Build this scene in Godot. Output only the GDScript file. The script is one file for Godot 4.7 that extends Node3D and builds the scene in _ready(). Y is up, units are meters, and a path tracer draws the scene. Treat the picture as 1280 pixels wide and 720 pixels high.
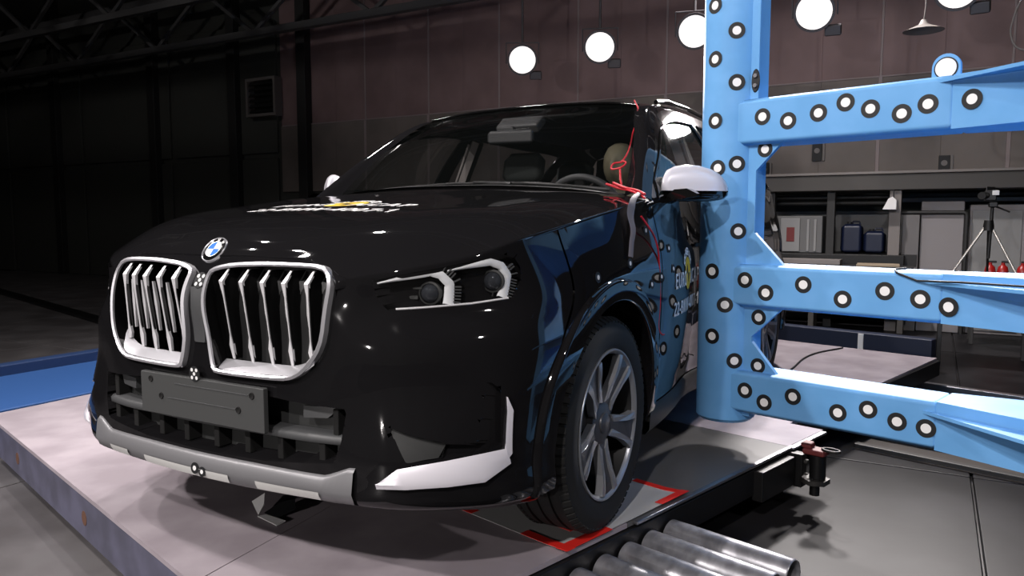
extends Node3D
# A crash laboratory: a black car on a flat test sled, its driver's door against a blue steel pole rig.
# World axes: the car stands at the origin under its front axle, faces +z, its left side is +x, sled top is y = 0.

# ------------------------------------------------------------------ geometry collector
class Geo:
	var v := PackedVector3Array()
	var n := PackedVector3Array()
	var idx := PackedInt32Array()

	func tri(a: Vector3, b: Vector3, c: Vector3, na: Vector3, nb: Vector3, nc: Vector3) -> void:
		var k := v.size()
		v.append(a); v.append(b); v.append(c)
		n.append(na); n.append(nb); n.append(nc)
		if (b - a).cross(c - a).dot(na + nb + nc) > 0.0:
			idx.append(k); idx.append(k + 2); idx.append(k + 1)
		else:
			idx.append(k); idx.append(k + 1); idx.append(k + 2)

	func ftri(a: Vector3, b: Vector3, c: Vector3, out: Vector3) -> void:
		var m := (b - a).cross(c - a).normalized()
		if m.dot(out) < 0.0:
			m = -m
		tri(a, b, c, m, m, m)

	func fquad(a: Vector3, b: Vector3, c: Vector3, d: Vector3, out: Vector3) -> void:
		var m := (c - a).cross(d - b).normalized()
		if m.dot(out) < 0.0:
			m = -m
		tri(a, b, c, m, m, m)
		tri(a, c, d, m, m, m)

	func squad(a: Vector3, b: Vector3, c: Vector3, d: Vector3, na: Vector3, nb: Vector3, nc: Vector3, nd: Vector3) -> void:
		tri(a, b, c, na, nb, nc)
		tri(a, c, d, na, nc, nd)

	# rows of points, smooth; keep[i][j] false drops the quad whose corner is i,j. sgn turns the normals.
	func grid(rows: Array, sgn := 1.0, closed_u := false, keep: Array = []) -> void:
		var ni := rows.size()
		var nj: int = rows[0].size()
		var nn := []
		for i in ni:
			var r := PackedVector3Array()
			var up: PackedVector3Array = rows[mini(i + 1, ni - 1)]
			var dn: PackedVector3Array = rows[maxi(i - 1, 0)]
			var me: PackedVector3Array = rows[i]
			for j in nj:
				var jn := j + 1
				var jp := j - 1
				if closed_u:
					jn = 1 if j == nj - 1 else jn
					jp = nj - 2 if j == 0 else jp
				else:
					jn = mini(jn, nj - 1); jp = maxi(jp, 0)
				var m := (me[jn] - me[jp]).cross(up[j] - dn[j])
				r.append(m.normalized() * sgn if m.length_squared() > 1e-20 else Vector3.UP)
			nn.append(r)
		var base := v.size()
		for i in ni:
			v.append_array(rows[i]); n.append_array(nn[i])
		for i in ni - 1:
			for j in nj - 1:
				if keep.size() and not keep[i][j]:
					continue
				var a := base + i * nj + j
				var b := a + 1
				var c := a + nj
				var d := c + 1
				var m := (v[b] - v[a]).cross(v[c] - v[a])
				if m.length_squared() < 1e-18:
					m = (v[d] - v[b]).cross(v[c] - v[b])
				if m.dot(n[a] + n[b] + n[c] + n[d]) > 0.0:
					idx.append_array([a, c, b, b, c, d])
				else:
					idx.append_array([a, b, c, b, d, c])

	func box(c: Vector3, s: Vector3, bev := 0.0, bs := Basis.IDENTITY) -> void:
		var h := s * 0.5
		var b := minf(bev, minf(h.x, minf(h.y, h.z)) * 0.9)
		var ax := [Vector3.RIGHT, Vector3.UP, Vector3.BACK]
		for k in 3:
			for sg in [-1.0, 1.0]:
				var a: Vector3 = ax[k] * sg
				var u: Vector3 = ax[(k + 1) % 3]
				var w: Vector3 = ax[(k + 2) % 3]
				var hu: float = h[(k + 1) % 3] - b
				var hw: float = h[(k + 2) % 3] - b
				var o: Vector3 = a * h[k]
				var q := [o - u * hu - w * hw, o + u * hu - w * hw, o + u * hu + w * hw, o - u * hu + w * hw]
				var m := bs * a
				squad(c + bs * q[0], c + bs * q[1], c + bs * q[2], c + bs * q[3], m, m, m, m)
		if b <= 0.0:
			return
		for k in 3:
			var u: Vector3 = ax[k]
			var p: Vector3 = ax[(k + 1) % 3]
			var q: Vector3 = ax[(k + 2) % 3]
			for s1 in [-1.0, 1.0]:
				for s2 in [-1.0, 1.0]:
					var e1: Vector3 = p * s1 * h[(k + 1) % 3] + q * s2 * (h[(k + 2) % 3] - b)
					var e2: Vector3 = p * s1 * (h[(k + 1) % 3] - b) + q * s2 * h[(k + 2) % 3]
					var l: Vector3 = u * (h[k] - b)
					var m1: Vector3 = bs * (p * s1)
					var m2: Vector3 = bs * (q * s2)
					squad(c + bs * (e1 - l), c + bs * (e1 + l), c + bs * (e2 + l), c + bs * (e2 - l), m1, m1, m2, m2)
		for s1 in [-1.0, 1.0]:
			for s2 in [-1.0, 1.0]:
				for s3 in [-1.0, 1.0]:
					var i := h - Vector3.ONE * b
					var sg := Vector3(s1, s2, s3)
					tri(c + bs * (Vector3(h.x, i.y, i.z) * sg), c + bs * (Vector3(i.x, h.y, i.z) * sg), c + bs * (Vector3(i.x, i.y, h.z) * sg), bs * Vector3(s1, 0, 0), bs * Vector3(0, s2, 0), bs * Vector3(0, 0, s3))

	func bar(a: Vector3, b: Vector3, w: float, t: float, bev := 0.0, up := Vector3.UP) -> void:
		var d := (b - a).normalized()
		var u := up
		if absf(d.dot(u)) > 0.99:
			u = Vector3.BACK
		var sx := u.cross(d).normalized()
		var sy := d.cross(sx)
		box((a + b) * 0.5, Vector3(w, t, a.distance_to(b)), bev, Basis(sx, sy, d))

	func tube(path: PackedVector3Array, r: float, seg := 8, closed := false, r2 := -1.0) -> void:
		var m := path.size()
		var rows := []
		var nrm := Vector3.ZERO
		for i in m:
			var t: Vector3
			if closed:
				t = path[(i + 1) % m] - path[(i - 1 + m) % m]
			else:
				t = path[mini(i + 1, m - 1)] - path[maxi(i - 1, 0)]
			t = t.normalized()
			if nrm == Vector3.ZERO:
				nrm = (t.cross(Vector3.UP) if absf(t.y) < 0.9 else t.cross(Vector3.RIGHT)).normalized()
			nrm = (nrm - t * nrm.dot(t)).normalized()
			var bn := t.cross(nrm)
			var rr := r if r2 < 0.0 else lerpf(r, r2, float(i) / maxf(1.0, m - 1))
			var row := PackedVector3Array()
			for k in seg + 1:
				var a := TAU * k / seg
				row.append(path[i] + nrm * cos(a) * rr + bn * sin(a) * rr)
			rows.append(row)
		if closed:
			rows.append(rows[0])
		grid(rows, -1.0, true)
		if not closed:
			for e in [0, m - 1]:
				var out: Vector3 = path[0] - path[1] if e == 0 else path[m - 1] - path[m - 2]
				for k in seg:
					ftri(path[e], rows[e][k], rows[e][k + 1], out)

	func cyl(a: Vector3, b: Vector3, ra: float, rb: float, seg := 20, caps := true) -> void:
		var t := (b - a).normalized()
		var u := (t.cross(Vector3.UP) if absf(t.y) < 0.9 else t.cross(Vector3.RIGHT)).normalized()
		var w := t.cross(u)
		for k in seg:
			var p := u * cos(TAU * k / seg) + w * sin(TAU * k / seg)
			var q := u * cos(TAU * (k + 1) / seg) + w * sin(TAU * (k + 1) / seg)
			squad(a + p * ra, a + q * ra, b + q * rb, b + p * rb, p, q, q, p)
			if caps:
				if ra > 0.0:
					ftri(a, a + p * ra, a + q * ra, -t)
				if rb > 0.0:
					ftri(b, b + p * rb, b + q * rb, t)

	# profile points (radius, along axis z of xf); creases where the direction turns sharply
	func lathe(prof: PackedVector2Array, xf: Transform3D, seg := 32, a0 := 0.0, a1 := TAU) -> void:
		for i in prof.size() - 1:
			var p := prof[i]
			var q := prof[i + 1]
			var d := (q - p).normalized()
			var m := Vector2(d.y, -d.x)
			var mp := m
			var mq := m
			if i > 0:
				var d0 := (p - prof[i - 1]).normalized()
				if d0.dot(d) > 0.75:
					mp = (m + Vector2(d0.y, -d0.x)).normalized()
			if i < prof.size() - 2:
				var d1 := (prof[i + 2] - q).normalized()
				if d1.dot(d) > 0.75:
					mq = (m + Vector2(d1.y, -d1.x)).normalized()
			for k in seg:
				var e0 := Vector3(cos(lerpf(a0, a1, float(k) / seg)), sin(lerpf(a0, a1, float(k) / seg)), 0)
				var e1 := Vector3(cos(lerpf(a0, a1, float(k + 1) / seg)), sin(lerpf(a0, a1, float(k + 1) / seg)), 0)
				var z := Vector3.BACK
				squad(xf * (e0 * p.x + z * p.y), xf * (e1 * p.x + z * p.y), xf * (e1 * q.x + z * q.y), xf * (e0 * q.x + z * q.y),
					xf.basis * (e0 * mp.x + z * mp.y), xf.basis * (e1 * mp.x + z * mp.y), xf.basis * (e1 * mq.x + z * mq.y), xf.basis * (e0 * mq.x + z * mq.y))

	# polygon in the xy plane of xf, thick from z = 0 to z = depth; bend moves each point
	func plate(poly: PackedVector2Array, depth: float, xf := Transform3D.IDENTITY, bend: Variant = null) -> void:
		var t := Geometry2D.triangulate_polygon(poly)
		var f := PackedVector3Array()
		var g := PackedVector3Array()
		for p in poly:
			var a := Vector3(p.x, p.y, 0)
			var b := Vector3(p.x, p.y, depth)
			if bend != null:
				a = bend.call(a); b = bend.call(b)
			f.append(xf * a); g.append(xf * b)
		var out := xf.basis.z * signf(depth)
		for k in range(0, t.size(), 3):
			ftri(f[t[k]], f[t[k + 1]], f[t[k + 2]], -out)
			ftri(g[t[k]], g[t[k + 1]], g[t[k + 2]], out)
		var ccw := 1.0 if not Geometry2D.is_polygon_clockwise(poly) else -1.0
		for k in poly.size():
			var j := (k + 1) % poly.size()
			var e := poly[j] - poly[k]
			fquad(f[k], f[j], g[j], g[k], xf.basis * Vector3(e.y, -e.x, 0) * ccw)

	# closed outline swept with an open or closed profile: x = away from the outline's middle, y = along nrm
	func frame(path: PackedVector3Array, prof: PackedVector2Array, nrm: Vector3, closed_prof := true, closed := true) -> void:
		var m := path.size()
		var mid := Vector3.ZERO
		for p in path:
			mid += p / m
		var area := 0.0
		for i in m:
			area += (path[i] - mid).cross(path[(i + 1) % m] - mid).dot(nrm)
		var sg := 1.0 if area > 0.0 else -1.0
		var outs := []
		for i in m:
			var t0 := (path[i] - path[(i - 1 + m) % m]).normalized()
			var t1 := (path[(i + 1) % m] - path[i]).normalized()
			if not closed and i == 0:
				t0 = t1
			if not closed and i == m - 1:
				t1 = t0
			var t := (t0 + t1).normalized()
			var o := t.cross(nrm).normalized() * sg
			outs.append(o / maxf(0.5, o.dot((t1.cross(nrm)).normalized() * sg)))
		var np := prof.size()
		var pa := 0.0
		for k in np:
			pa += prof[k].cross(prof[(k + 1) % np])
		for k in (np if closed_prof else np - 1):
			var p := prof[k]
			var q := prof[(k + 1) % np]
			var e := q - p
			var pn := Vector2(e.y, -e.x).normalized() * (1.0 if pa > 0.0 else -1.0)
			for i in (m if closed else m - 1):
				var j := (i + 1) % m
				var oi: Vector3 = outs[i]
				var oj: Vector3 = outs[j]
				squad(path[i] + oi * p.x + nrm * p.y, path[j] + oj * p.x + nrm * p.y, path[j] + oj * q.x + nrm * q.y, path[i] + oi * q.x + nrm * q.y,
					oi * pn.x + nrm * pn.y, oj * pn.x + nrm * pn.y, oj * pn.x + nrm * pn.y, oi * pn.x + nrm * pn.y)

	func sphere(c: Vector3, r: Vector3, seg := 20) -> void:
		var rows := []
		for i in seg / 2 + 1:
			var th := PI * i / (seg / 2)
			var row := PackedVector3Array()
			for k in seg + 1:
				row.append(c + Vector3(sin(th) * cos(TAU * k / seg), cos(th), sin(th) * sin(TAU * k / seg)) * r)
			rows.append(row)
		grid(rows, -1.0, true)

	func mesh(m: Material) -> ArrayMesh:
		var a := []
		a.resize(Mesh.ARRAY_MAX)
		a[Mesh.ARRAY_VERTEX] = v
		a[Mesh.ARRAY_NORMAL] = n
		a[Mesh.ARRAY_INDEX] = idx
		var am := ArrayMesh.new()
		am.add_surface_from_arrays(Mesh.PRIMITIVE_TRIANGLES, a)
		am.surface_set_material(0, m)
		return am

# ------------------------------------------------------------------ naming, parenting
var taken := {}

func numbered(called: String) -> String:
	var k: int = taken.get(called, 0)
	taken[called] = k + 1
	return called if k == 0 else "%s_%03d" % [called, k]

func tag(o: Node3D, label: String, category: String, group := "") -> Node3D:
	o.set_meta("label", label)
	o.set_meta("category", category)
	if group:
		o.set_meta("group", group)
	return o

func thing(called: String, label: String, category: String, at := Vector3.ZERO, turn := 0.0, group := "") -> Node3D:
	var o := Node3D.new()
	o.name = numbered(called)
	add_child(o)
	o.position = at
	o.rotation.y = turn
	return tag(o, label, category, group)

func obj(called: String, g: Geo, m: Material, parent: Node3D = self) -> MeshInstance3D:
	var o := MeshInstance3D.new()
	o.mesh = g.mesh(m)
	o.name = numbered(called) if parent == self else called
	o.cast_shadow = GeometryInstance3D.SHADOW_CASTING_SETTING_ON
	parent.add_child(o, true)
	return o

func same(called: String, mesh: Mesh, parent: Node3D, at := Vector3.ZERO, turn := Vector3.ZERO) -> MeshInstance3D:
	var o := MeshInstance3D.new()
	o.mesh = mesh
	o.name = called
	parent.add_child(o, true)
	o.position = at
	o.rotation = turn
	return o

func struct(called: String, g: Geo, m: Material, parent: Node3D = self) -> MeshInstance3D:
	var o := obj(called, g, m, parent)
	if parent == self:
		o.set_meta("kind", "structure")
	return o

func struct_root(called: String) -> Node3D:
	var o := Node3D.new()
	o.name = numbered(called)
	add_child(o)
	o.set_meta("kind", "structure")
	return o

# ------------------------------------------------------------------ materials
var M := {}

func mat(key: String, c: Color, rough := 0.5, metal := 0.0, coat := 0.0, coat_rough := 0.03) -> StandardMaterial3D:
	var m := StandardMaterial3D.new()
	m.resource_name = key
	m.albedo_color = c
	m.roughness = rough
	m.metallic = metal
	if coat > 0.0:
		m.clearcoat_enabled = true
		m.clearcoat = coat
		m.clearcoat_roughness = coat_rough
	M[key] = m
	return m

func noise_tex(freq: float, seed_: int, c0: Color, c1: Color, size := 512, octaves := 5, lo := 0.25, hi := 0.75) -> NoiseTexture2D:
	var f := FastNoiseLite.new()
	f.seed = seed_
	f.frequency = freq
	f.fractal_octaves = octaves
	var t := NoiseTexture2D.new()
	t.width = size; t.height = size
	t.seamless = true
	t.noise = f
	var r := Gradient.new()
	r.set_color(0, c0); r.set_offset(0, lo)
	r.set_color(1, c1); r.set_offset(1, hi)
	t.color_ramp = r
	return t

func grain(m: StandardMaterial3D, t: Texture2D, scale: float) -> void:
	m.albedo_texture = t
	m.uv1_triplanar = true
	m.uv1_world_triplanar = true
	m.uv1_scale = Vector3.ONE * scale

func rough_map(m: StandardMaterial3D, t: Texture2D, scale: float) -> void:
	m.roughness_texture = t
	m.roughness = 1.0
	m.uv1_triplanar = true
	m.uv1_world_triplanar = true
	m.uv1_scale = Vector3.ONE * scale

func glass(key: String, c: Color, rough := 0.03) -> StandardMaterial3D:
	var m := mat(key, c, rough)
	m.transparency = BaseMaterial3D.TRANSPARENCY_ALPHA
	return m

func make_materials() -> void:
	mat("paint", Color(0.088, 0.086, 0.092), 0.035)
	mat("black_trim", Color(0.06, 0.06, 0.062), 0.06)
	mat("black_plastic", Color(0.11, 0.112, 0.115), 0.55)
	mat("grey_plastic", Color(0.27, 0.275, 0.28), 0.5)
	mat("dark_plastic", Color(0.16, 0.165, 0.165), 0.6)
	mat("plate_plastic", Color(0.25, 0.255, 0.255), 0.55)
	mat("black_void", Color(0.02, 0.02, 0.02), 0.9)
	mat("rubber", Color(0.085, 0.085, 0.083), 0.75)
	mat("chrome", Color(0.84, 0.84, 0.86), 0.3, 0.65)
	mat("satin", Color(0.86, 0.86, 0.87), 0.35, 0.25)
	mat("silver_paint", Color(0.90, 0.89, 0.92), 0.3, 0.15, 0.5)
	mat("skid", Color(0.50, 0.50, 0.51), 0.42, 0.35)
	mat("tape_white", Color(0.80, 0.80, 0.79), 0.6)
	mat("led", Color(0.88, 0.89, 0.9), 0.35)
	mat("rim_face", Color(0.62, 0.63, 0.65), 0.28, 0.5)
	mat("rim_dark", Color(0.33, 0.33, 0.345), 0.35, 0.4)
	mat("iron", Color(0.24, 0.235, 0.23), 0.5, 0.5)
	mat("interior", Color(0.13, 0.135, 0.135), 0.8)
	mat("seat_cloth", Color(0.20, 0.22, 0.215), 0.85)
	mat("dash", Color(0.10, 0.10, 0.105), 0.6)
	mat("lens_projector", Color(0.22, 0.23, 0.25), 0.05, 0.3)
	glass("windscreen", Color(0.06, 0.068, 0.066, 0.32))
	glass("side_glass", Color(0.10, 0.13, 0.12, 0.45))
	glass("lamp_lens", Color(0.2, 0.2, 0.2, 0.03))
	mat("skin", Color(0.46, 0.44, 0.36), 0.6)
	mat("white", Color(0.9, 0.9, 0.9), 0.55)
	mat("text_white", Color(0.88, 0.88, 0.88), 0.6)
	mat("text_yellow", Color(0.86, 0.72, 0.12), 0.6)
	mat("emblem_blue", Color(0.12, 0.42, 0.78), 0.3)
	for e in ["emblem_blue", "white"]:
		M[e].metallic_specular = 0.15
	mat("mark_black", Color(0.07, 0.075, 0.085), 0.6)
	mat("red_wire", Color(0.72, 0.10, 0.16), 0.45)
	mat("red_tape", Color(0.88, 0.16, 0.13), 0.5)
	mat("mat_grey", Color(0.72, 0.72, 0.72), 0.45)
	var grey_tape := mat("grey_tape", Color(0.45, 0.425, 0.44), 0.6)
	grey_tape.cull_mode = BaseMaterial3D.CULL_DISABLED
	# rig
	var bl := mat("rig_blue", Color(1, 1, 1), 0.5)
	bl.metallic_specular = 0.3
	grain(bl, noise_tex(0.012, 11, Color(0.40, 0.635, 0.85), Color(0.44, 0.67, 0.885), 512, 5), 0.7)
	mat("mark_white", Color(0.93, 0.93, 0.93), 0.6)
	mat("steel", Color(0.62, 0.62, 0.64), 0.32, 0.9)
	mat("dark_steel", Color(0.10, 0.10, 0.105), 0.4, 0.3)
	mat("rust_red", Color(0.42, 0.16, 0.16), 0.6)
	var rl := mat("roller_steel", Color(1, 1, 1), 0.33, 0.55)
	grain(rl, noise_tex(0.02, 5, Color(0.50, 0.50, 0.52), Color(0.68, 0.68, 0.70)), 1.4)
	# sled
	var sb := mat("sled_board", Color(1, 1, 1), 0.45)
	grain(sb, noise_tex(0.008, 3, Color(0.59, 0.555, 0.58), Color(0.66, 0.625, 0.65), 512, 6), 0.6)
	var ss := mat("sled_side", Color(1, 1, 1), 0.6)
	grain(ss, noise_tex(0.01, 8, Color(0.30, 0.30, 0.36), Color(0.37, 0.37, 0.45), 512, 5), 0.8)
	sb.metallic_specular = 0.2
	mat("track_bed", Color(0.25, 0.22, 0.20), 0.7)
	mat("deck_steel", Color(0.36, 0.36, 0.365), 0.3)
	mat("rust", Color(0.38, 0.26, 0.20), 0.8)
	mat("floor_blue", Color(0.17, 0.33, 0.56), 0.5)
	mat("navy", Color(0.12, 0.15, 0.23), 0.5)
	mat("kerb_blue_shaded", Color(0.13, 0.22, 0.38), 0.5)  # the plate's blue, darkened: shade of the upright face painted in
	# room
	var fl := mat("concrete", Color(1, 1, 1), 0.4)
	grain(fl, noise_tex(0.006, 21, Color(0.33, 0.32, 0.325), Color(0.41, 0.40, 0.405), 1024, 6), 0.25)
	var fd := mat("dark_floor", Color(1, 1, 1), 0.42)
	grain(fd, noise_tex(0.006, 23, Color(0.09, 0.088, 0.095), Color(0.15, 0.148, 0.155), 1024, 6), 0.25)
	fd.metallic_specular = 0.22
	fl.metallic_specular = 0.3
	mat("joint", Color(0.22, 0.22, 0.22), 0.8)
	var wp := mat("wall_panel", Color(1, 1, 1), 0.6)
	grain(wp, noise_tex(0.006, 31, Color(0.50, 0.41, 0.41), Color(0.56, 0.465, 0.465), 512, 4), 0.3)
	var wl := mat("wall_panel_grey", Color(1, 1, 1), 0.6)
	grain(wl, noise_tex(0.006, 33, Color(0.45, 0.42, 0.40), Color(0.50, 0.465, 0.445), 512, 4), 0.3)
	mat("wall_seam", Color(0.60, 0.55, 0.55), 0.6)
	mat("wall_dark", Color(0.26, 0.265, 0.25), 0.8)
	mat("ceiling", Color(0.20, 0.205, 0.20), 0.9)
	mat("truss", Color(0.36, 0.36, 0.36), 0.6)
	mat("shelf_steel", Color(0.26, 0.25, 0.24), 0.6)
	mat("shelf_light", Color(0.46, 0.44, 0.43), 0.55)
	mat("shelf_dark", Color(0.15, 0.15, 0.15), 0.6)
	mat("cabinet", Color(0.52, 0.505, 0.51), 0.6)
	mat("cabinet_grey", Color(0.42, 0.41, 0.41), 0.55)
	mat("box_white", Color(0.52, 0.52, 0.52), 0.6)
	mat("box_grey", Color(0.38, 0.38, 0.38), 0.6)
	mat("canister_blue", Color(0.05, 0.085, 0.18), 0.4)
	mat("wood", Color(0.58, 0.52, 0.44), 0.7)
	mat("red_paint", Color(0.58, 0.09, 0.08), 0.35)
	mat("tripod_black", Color(0.06, 0.06, 0.06), 0.5)
	mat("tripod_silver", Color(0.75, 0.73, 0.70), 0.35, 0.6)
	mat("lamp_body", Color(0.28, 0.27, 0.28), 0.5, 0.3)
	var gl := mat("lamp_glow", Color(1, 1, 1), 0.4)
	gl.emission_enabled = true
	gl.emission = Color(1.0, 0.97, 0.95)
	gl.emission_energy_multiplier = 4.0

# ------------------------------------------------------------------ splines and the car's surfaces
func tangents(p: PackedVector3Array, i: int, ghost_a: Vector3, ghost_b: Vector3) -> Array:
	# Hermite tangents for the segment i .. i+1, by chord length
	var a := p[i - 1] if i > 0 else ghost_a
	var b := p[i]
	var c := p[i + 1]
	var d := p[i + 2] if i + 2 < p.size() else ghost_b
	var l0 := maxf(a.distance_to(b), 1e-5)
	var l1 := maxf(b.distance_to(c), 1e-5)
	var l2 := maxf(c.distance_to(d), 1e-5)
	var m1 := ((b - a) / l0 * l1 + (c - b) / l1 * l0) / (l0 + l1) * l1
	var m2 := ((c - b) / l1 * l2 + (d - c) / l2 * l1) / (l1 + l2) * l1
	return [b, c, m1, m2]

func hermite(h: Array, u: float) -> Vector3:
	var u2 := u * u
	var u3 := u2 * u
	return h[0] * (2 * u3 - 3 * u2 + 1) + h[2] * (u3 - 2 * u2 + u) + h[1] * (-2 * u3 + 3 * u2) + h[3] * (u3 - u2)

func spline(p: PackedVector3Array, s: float, mirror_start := false) -> Vector3:
	var i := clampi(int(floor(s)), 0, p.size() - 2)
	var ga := p[1] * Vector3(-1, 1, 1) if mirror_start else p[0] * 2.0 - p[1]
	var e := p.size() - 1
	return hermite(tangents(p, i, ga, p[e] * 2.0 - p[e - 1]), s - i)

# rows from the sill to the hood's shut line and belt; columns from the nose's middle round to the tail
var ring: Array[PackedVector3Array] = []

func make_ring() -> void:
	var side_y := [0.215, 0.255, 0.37, 0.51, 0.68, 0.85]
	var side_x := [0.80, 0.862, 0.888, 0.902, 0.914, 0.918]
	var front := [
		[Vector3(0, .262, .80), Vector3(.22, .262, .795), Vector3(.40, .262, .77), Vector3(.50, .258, .75), Vector3(.60, .25, .71), Vector3(.71, .24, .62), Vector3(.80, .232, .52), Vector3(.85, .225, .40)],
		[Vector3(0, .283, .848), Vector3(.22, .285, .84), Vector3(.40, .288, .825), Vector3(.50, .288, .812), Vector3(.62, .285, .775), Vector3(.74, .28, .69), Vector3(.83, .272, .57), Vector3(.885, .265, .405)],
		[Vector3(0, .36, .846), Vector3(.22, .36, .838), Vector3(.40, .36, .827), Vector3(.50, .36, .812), Vector3(.62, .36, .785), Vector3(.745, .36, .70), Vector3(.835, .36, .575), Vector3(.892, .36, .40)],
		[Vector3(0, .52, .840), Vector3(.22, .52, .833), Vector3(.40, .53, .820), Vector3(.50, .55, .792), Vector3(.62, .57, .748), Vector3(.74, .57, .662), Vector3(.84, .50, .56), Vector3(.897, .50, .385)],
		[Vector3(0, .67, .832), Vector3(.22, .67, .826), Vector3(.40, .68, .806), Vector3(.50, .69, .785), Vector3(.62, .695, .738), Vector3(.74, .695, .645), Vector3(.838, .69, .515), Vector3(.90, .66, .36)],
		[Vector3(0, .80, .838), Vector3(.22, .80, .828), Vector3(.40, .80, .799), Vector3(.50, .78, .768), Vector3(.62, .78, .702), Vector3(.74, .78, .582), Vector3(.835, .79, .445), Vector3(.893, .80, .27)],
		[Vector3(0, .905, .788), Vector3(.22, .905, .782), Vector3(.40, .89, .756), Vector3(.49, .858, .768), Vector3(.62, .876, .695), Vector3(.74, .906, .578), Vector3(.812, .948, .44), Vector3(.845, .978, .28)]]
	var tops := [Vector3(.856, 1.018, .0), Vector3(.862, 1.055, -.28), Vector3(.870, 1.078, -.46), Vector3(.890, 1.10, -1.15), Vector3(.885, 1.12, -1.75), Vector3(.87, 1.14, -2.3), Vector3(.85, 1.16, -2.7), Vector3(.81, 1.17, -3.12), Vector3(.70, 1.18, -3.42), Vector3(.36, 1.18, -3.52), Vector3(0, 1.18, -3.54)]
	var zs := [0.0, -.28, -.46, -1.15, -1.75, -2.3, -2.7, -3.15]
	for r in 7:
		var row := PackedVector3Array()
		for p in front[r]:
			row.append(p)
		if r == 6:
			for p in tops:
				row.append(p)
		else:
			for z in zs:
				var f := 1.0 if z > -2.9 else 0.96
				row.append(Vector3(side_x[r] * f, side_y[r] - (0.01 if z == 0.0 and r == 5 else 0.0), z))
			row.append(Vector3(side_x[r] * .84, side_y[r], -3.47))
			row.append(Vector3(side_x[r] * .45, side_y[r], -3.60))
			row.append(Vector3(0, side_y[r], -3.63))
		ring.append(row)

func ring_col(s: float) -> PackedVector3Array:
	var a := absf(s)
	var c := PackedVector3Array()
	for r in 7:
		var p := spline(ring[r], a, true)
		if s < 0.0:
			p.x = -p.x
		c.append(p)
	return c

func dent(p: Vector3) -> Vector3:
	# the pole has begun to press into the driver's door
	if p.x > 0.4 and p.y < 1.26:
		var d := p.z + 1.14
		var low := smoothstep(1.26, 1.10, p.y)
		p.x -= 0.056 * exp(-d * d / 0.10) * low * clampf((p.x - 0.4) / 0.4, 0, 1)
		p.x -= 0.010 * low * sin(p.y * 7.0 + 1.0) * exp(-(p.z + .8) * (p.z + .8) / 0.12)
	return p

func ring_grid(s0: float, s1: float, ns: int, t0: float, t1: float, nt: int) -> Array:
	var rows := []
	for i in ns + 1:
		var c := ring_col(lerpf(s0, s1, float(i) / ns))
		var row := PackedVector3Array()
		for j in nt + 1:
			row.append(dent(spline(c, lerpf(t0, t1, float(j) / nt))))
		rows.append(row)
	return rows

# height tables by rasterising a grid of points: value along one axis over the two others
class Table:
	var a0 := 0.0
	var b0 := 0.0
	var st := 0.01
	var na := 0
	var nb := 0
	var d := PackedFloat32Array()

	func _init(a0_: float, a1: float, b0_: float, b1: float, st_: float) -> void:
		a0 = a0_; b0 = b0_; st = st_
		na = int((a1 - a0) / st) + 2
		nb = int((b1 - b0) / st) + 2
		d.resize(na * nb)
		d.fill(NAN)

	func put(p: Vector3, q: Vector3, r: Vector3) -> void: # x, y = table axes, z = value
		var lo := p.min(q).min(r)
		var hi := p.max(q).max(r)
		var den := (q.y - r.y) * (p.x - r.x) + (r.x - q.x) * (p.y - r.y)
		if absf(den) < 1e-12:
			return
		for i in range(maxi(0, ceili((lo.x - a0) / st)), mini(na - 1, floori((hi.x - a0) / st)) + 1):
			for j in range(maxi(0, ceili((lo.y - b0) / st)), mini(nb - 1, floori((hi.y - b0) / st)) + 1):
				var x := a0 + i * st
				var y := b0 + j * st
				var u := ((q.y - r.y) * (x - r.x) + (r.x - q.x) * (y - r.y)) / den
				var w := ((r.y - p.y) * (x - r.x) + (p.x - r.x) * (y - r.y)) / den
				if u > -1e-4 and w > -1e-4 and u + w < 1.0001:
					var val := p.z * u + q.z * w + r.z * (1.0 - u - w)
					var k := i * nb + j
					d[k] = val if is_nan(d[k]) else maxf(d[k], val)

	func fill(rows: Array, f: Callable) -> void:
		for i in rows.size() - 1:
			for j in rows[i].size() - 1:
				var p: Vector3 = f.call(rows[i][j])
				var q: Vector3 = f.call(rows[i + 1][j])
				var r: Vector3 = f.call(rows[i][j + 1])
				var t: Vector3 = f.call(rows[i + 1][j + 1])
				put(p, q, r)
				put(q, t, r)
		for pass_ in 40: # grow outwards into empty cells
			var e := d.duplicate()
			var left := false
			for i in na:
				for j in nb:
					if is_nan(d[i * nb + j]):
						left = true
						for o in [[-1, 0], [1, 0], [0, -1], [0, 1]]:
							var x: int = i + o[0]
							var y: int = j + o[1]
							if x >= 0 and y >= 0 and x < na and y < nb and not is_nan(d[x * nb + y]):
								e[i * nb + j] = d[x * nb + y]
			d = e
			if not left:
				break

	func at(a: float, b: float) -> float:
		var x := clampf((a - a0) / st, 0, na - 1.001)
		var y := clampf((b - b0) / st, 0, nb - 1.001)
		var i := int(x)
		var j := int(y)
		var u := x - i
		var w := y - j
		var k := i * nb + j
		return lerpf(lerpf(d[k], d[k + nb], u), lerpf(d[k + 1], d[k + nb + 1], u), w)

var front_tab: Table
var side_tab: Table
var hood_tab: Table

func fz(x: float, y: float) -> float:
	return front_tab.at(absf(x), y)

func fpt(x: float, y: float, off := 0.0) -> Vector3:
	return Vector3(x, y, fz(x, y)) + (fn(x, y) * off if off != 0.0 else Vector3.ZERO)

func fn(x: float, y: float) -> Vector3:
	var e := 0.012
	return Vector3(-(fz(x + e, y) - fz(x - e, y)) / (2 * e), -(fz(x, y + e) - fz(x, y - e)) / (2 * e), 1).normalized()

func sx(z: float, y: float) -> float:
	return side_tab.at(z, y)

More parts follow.
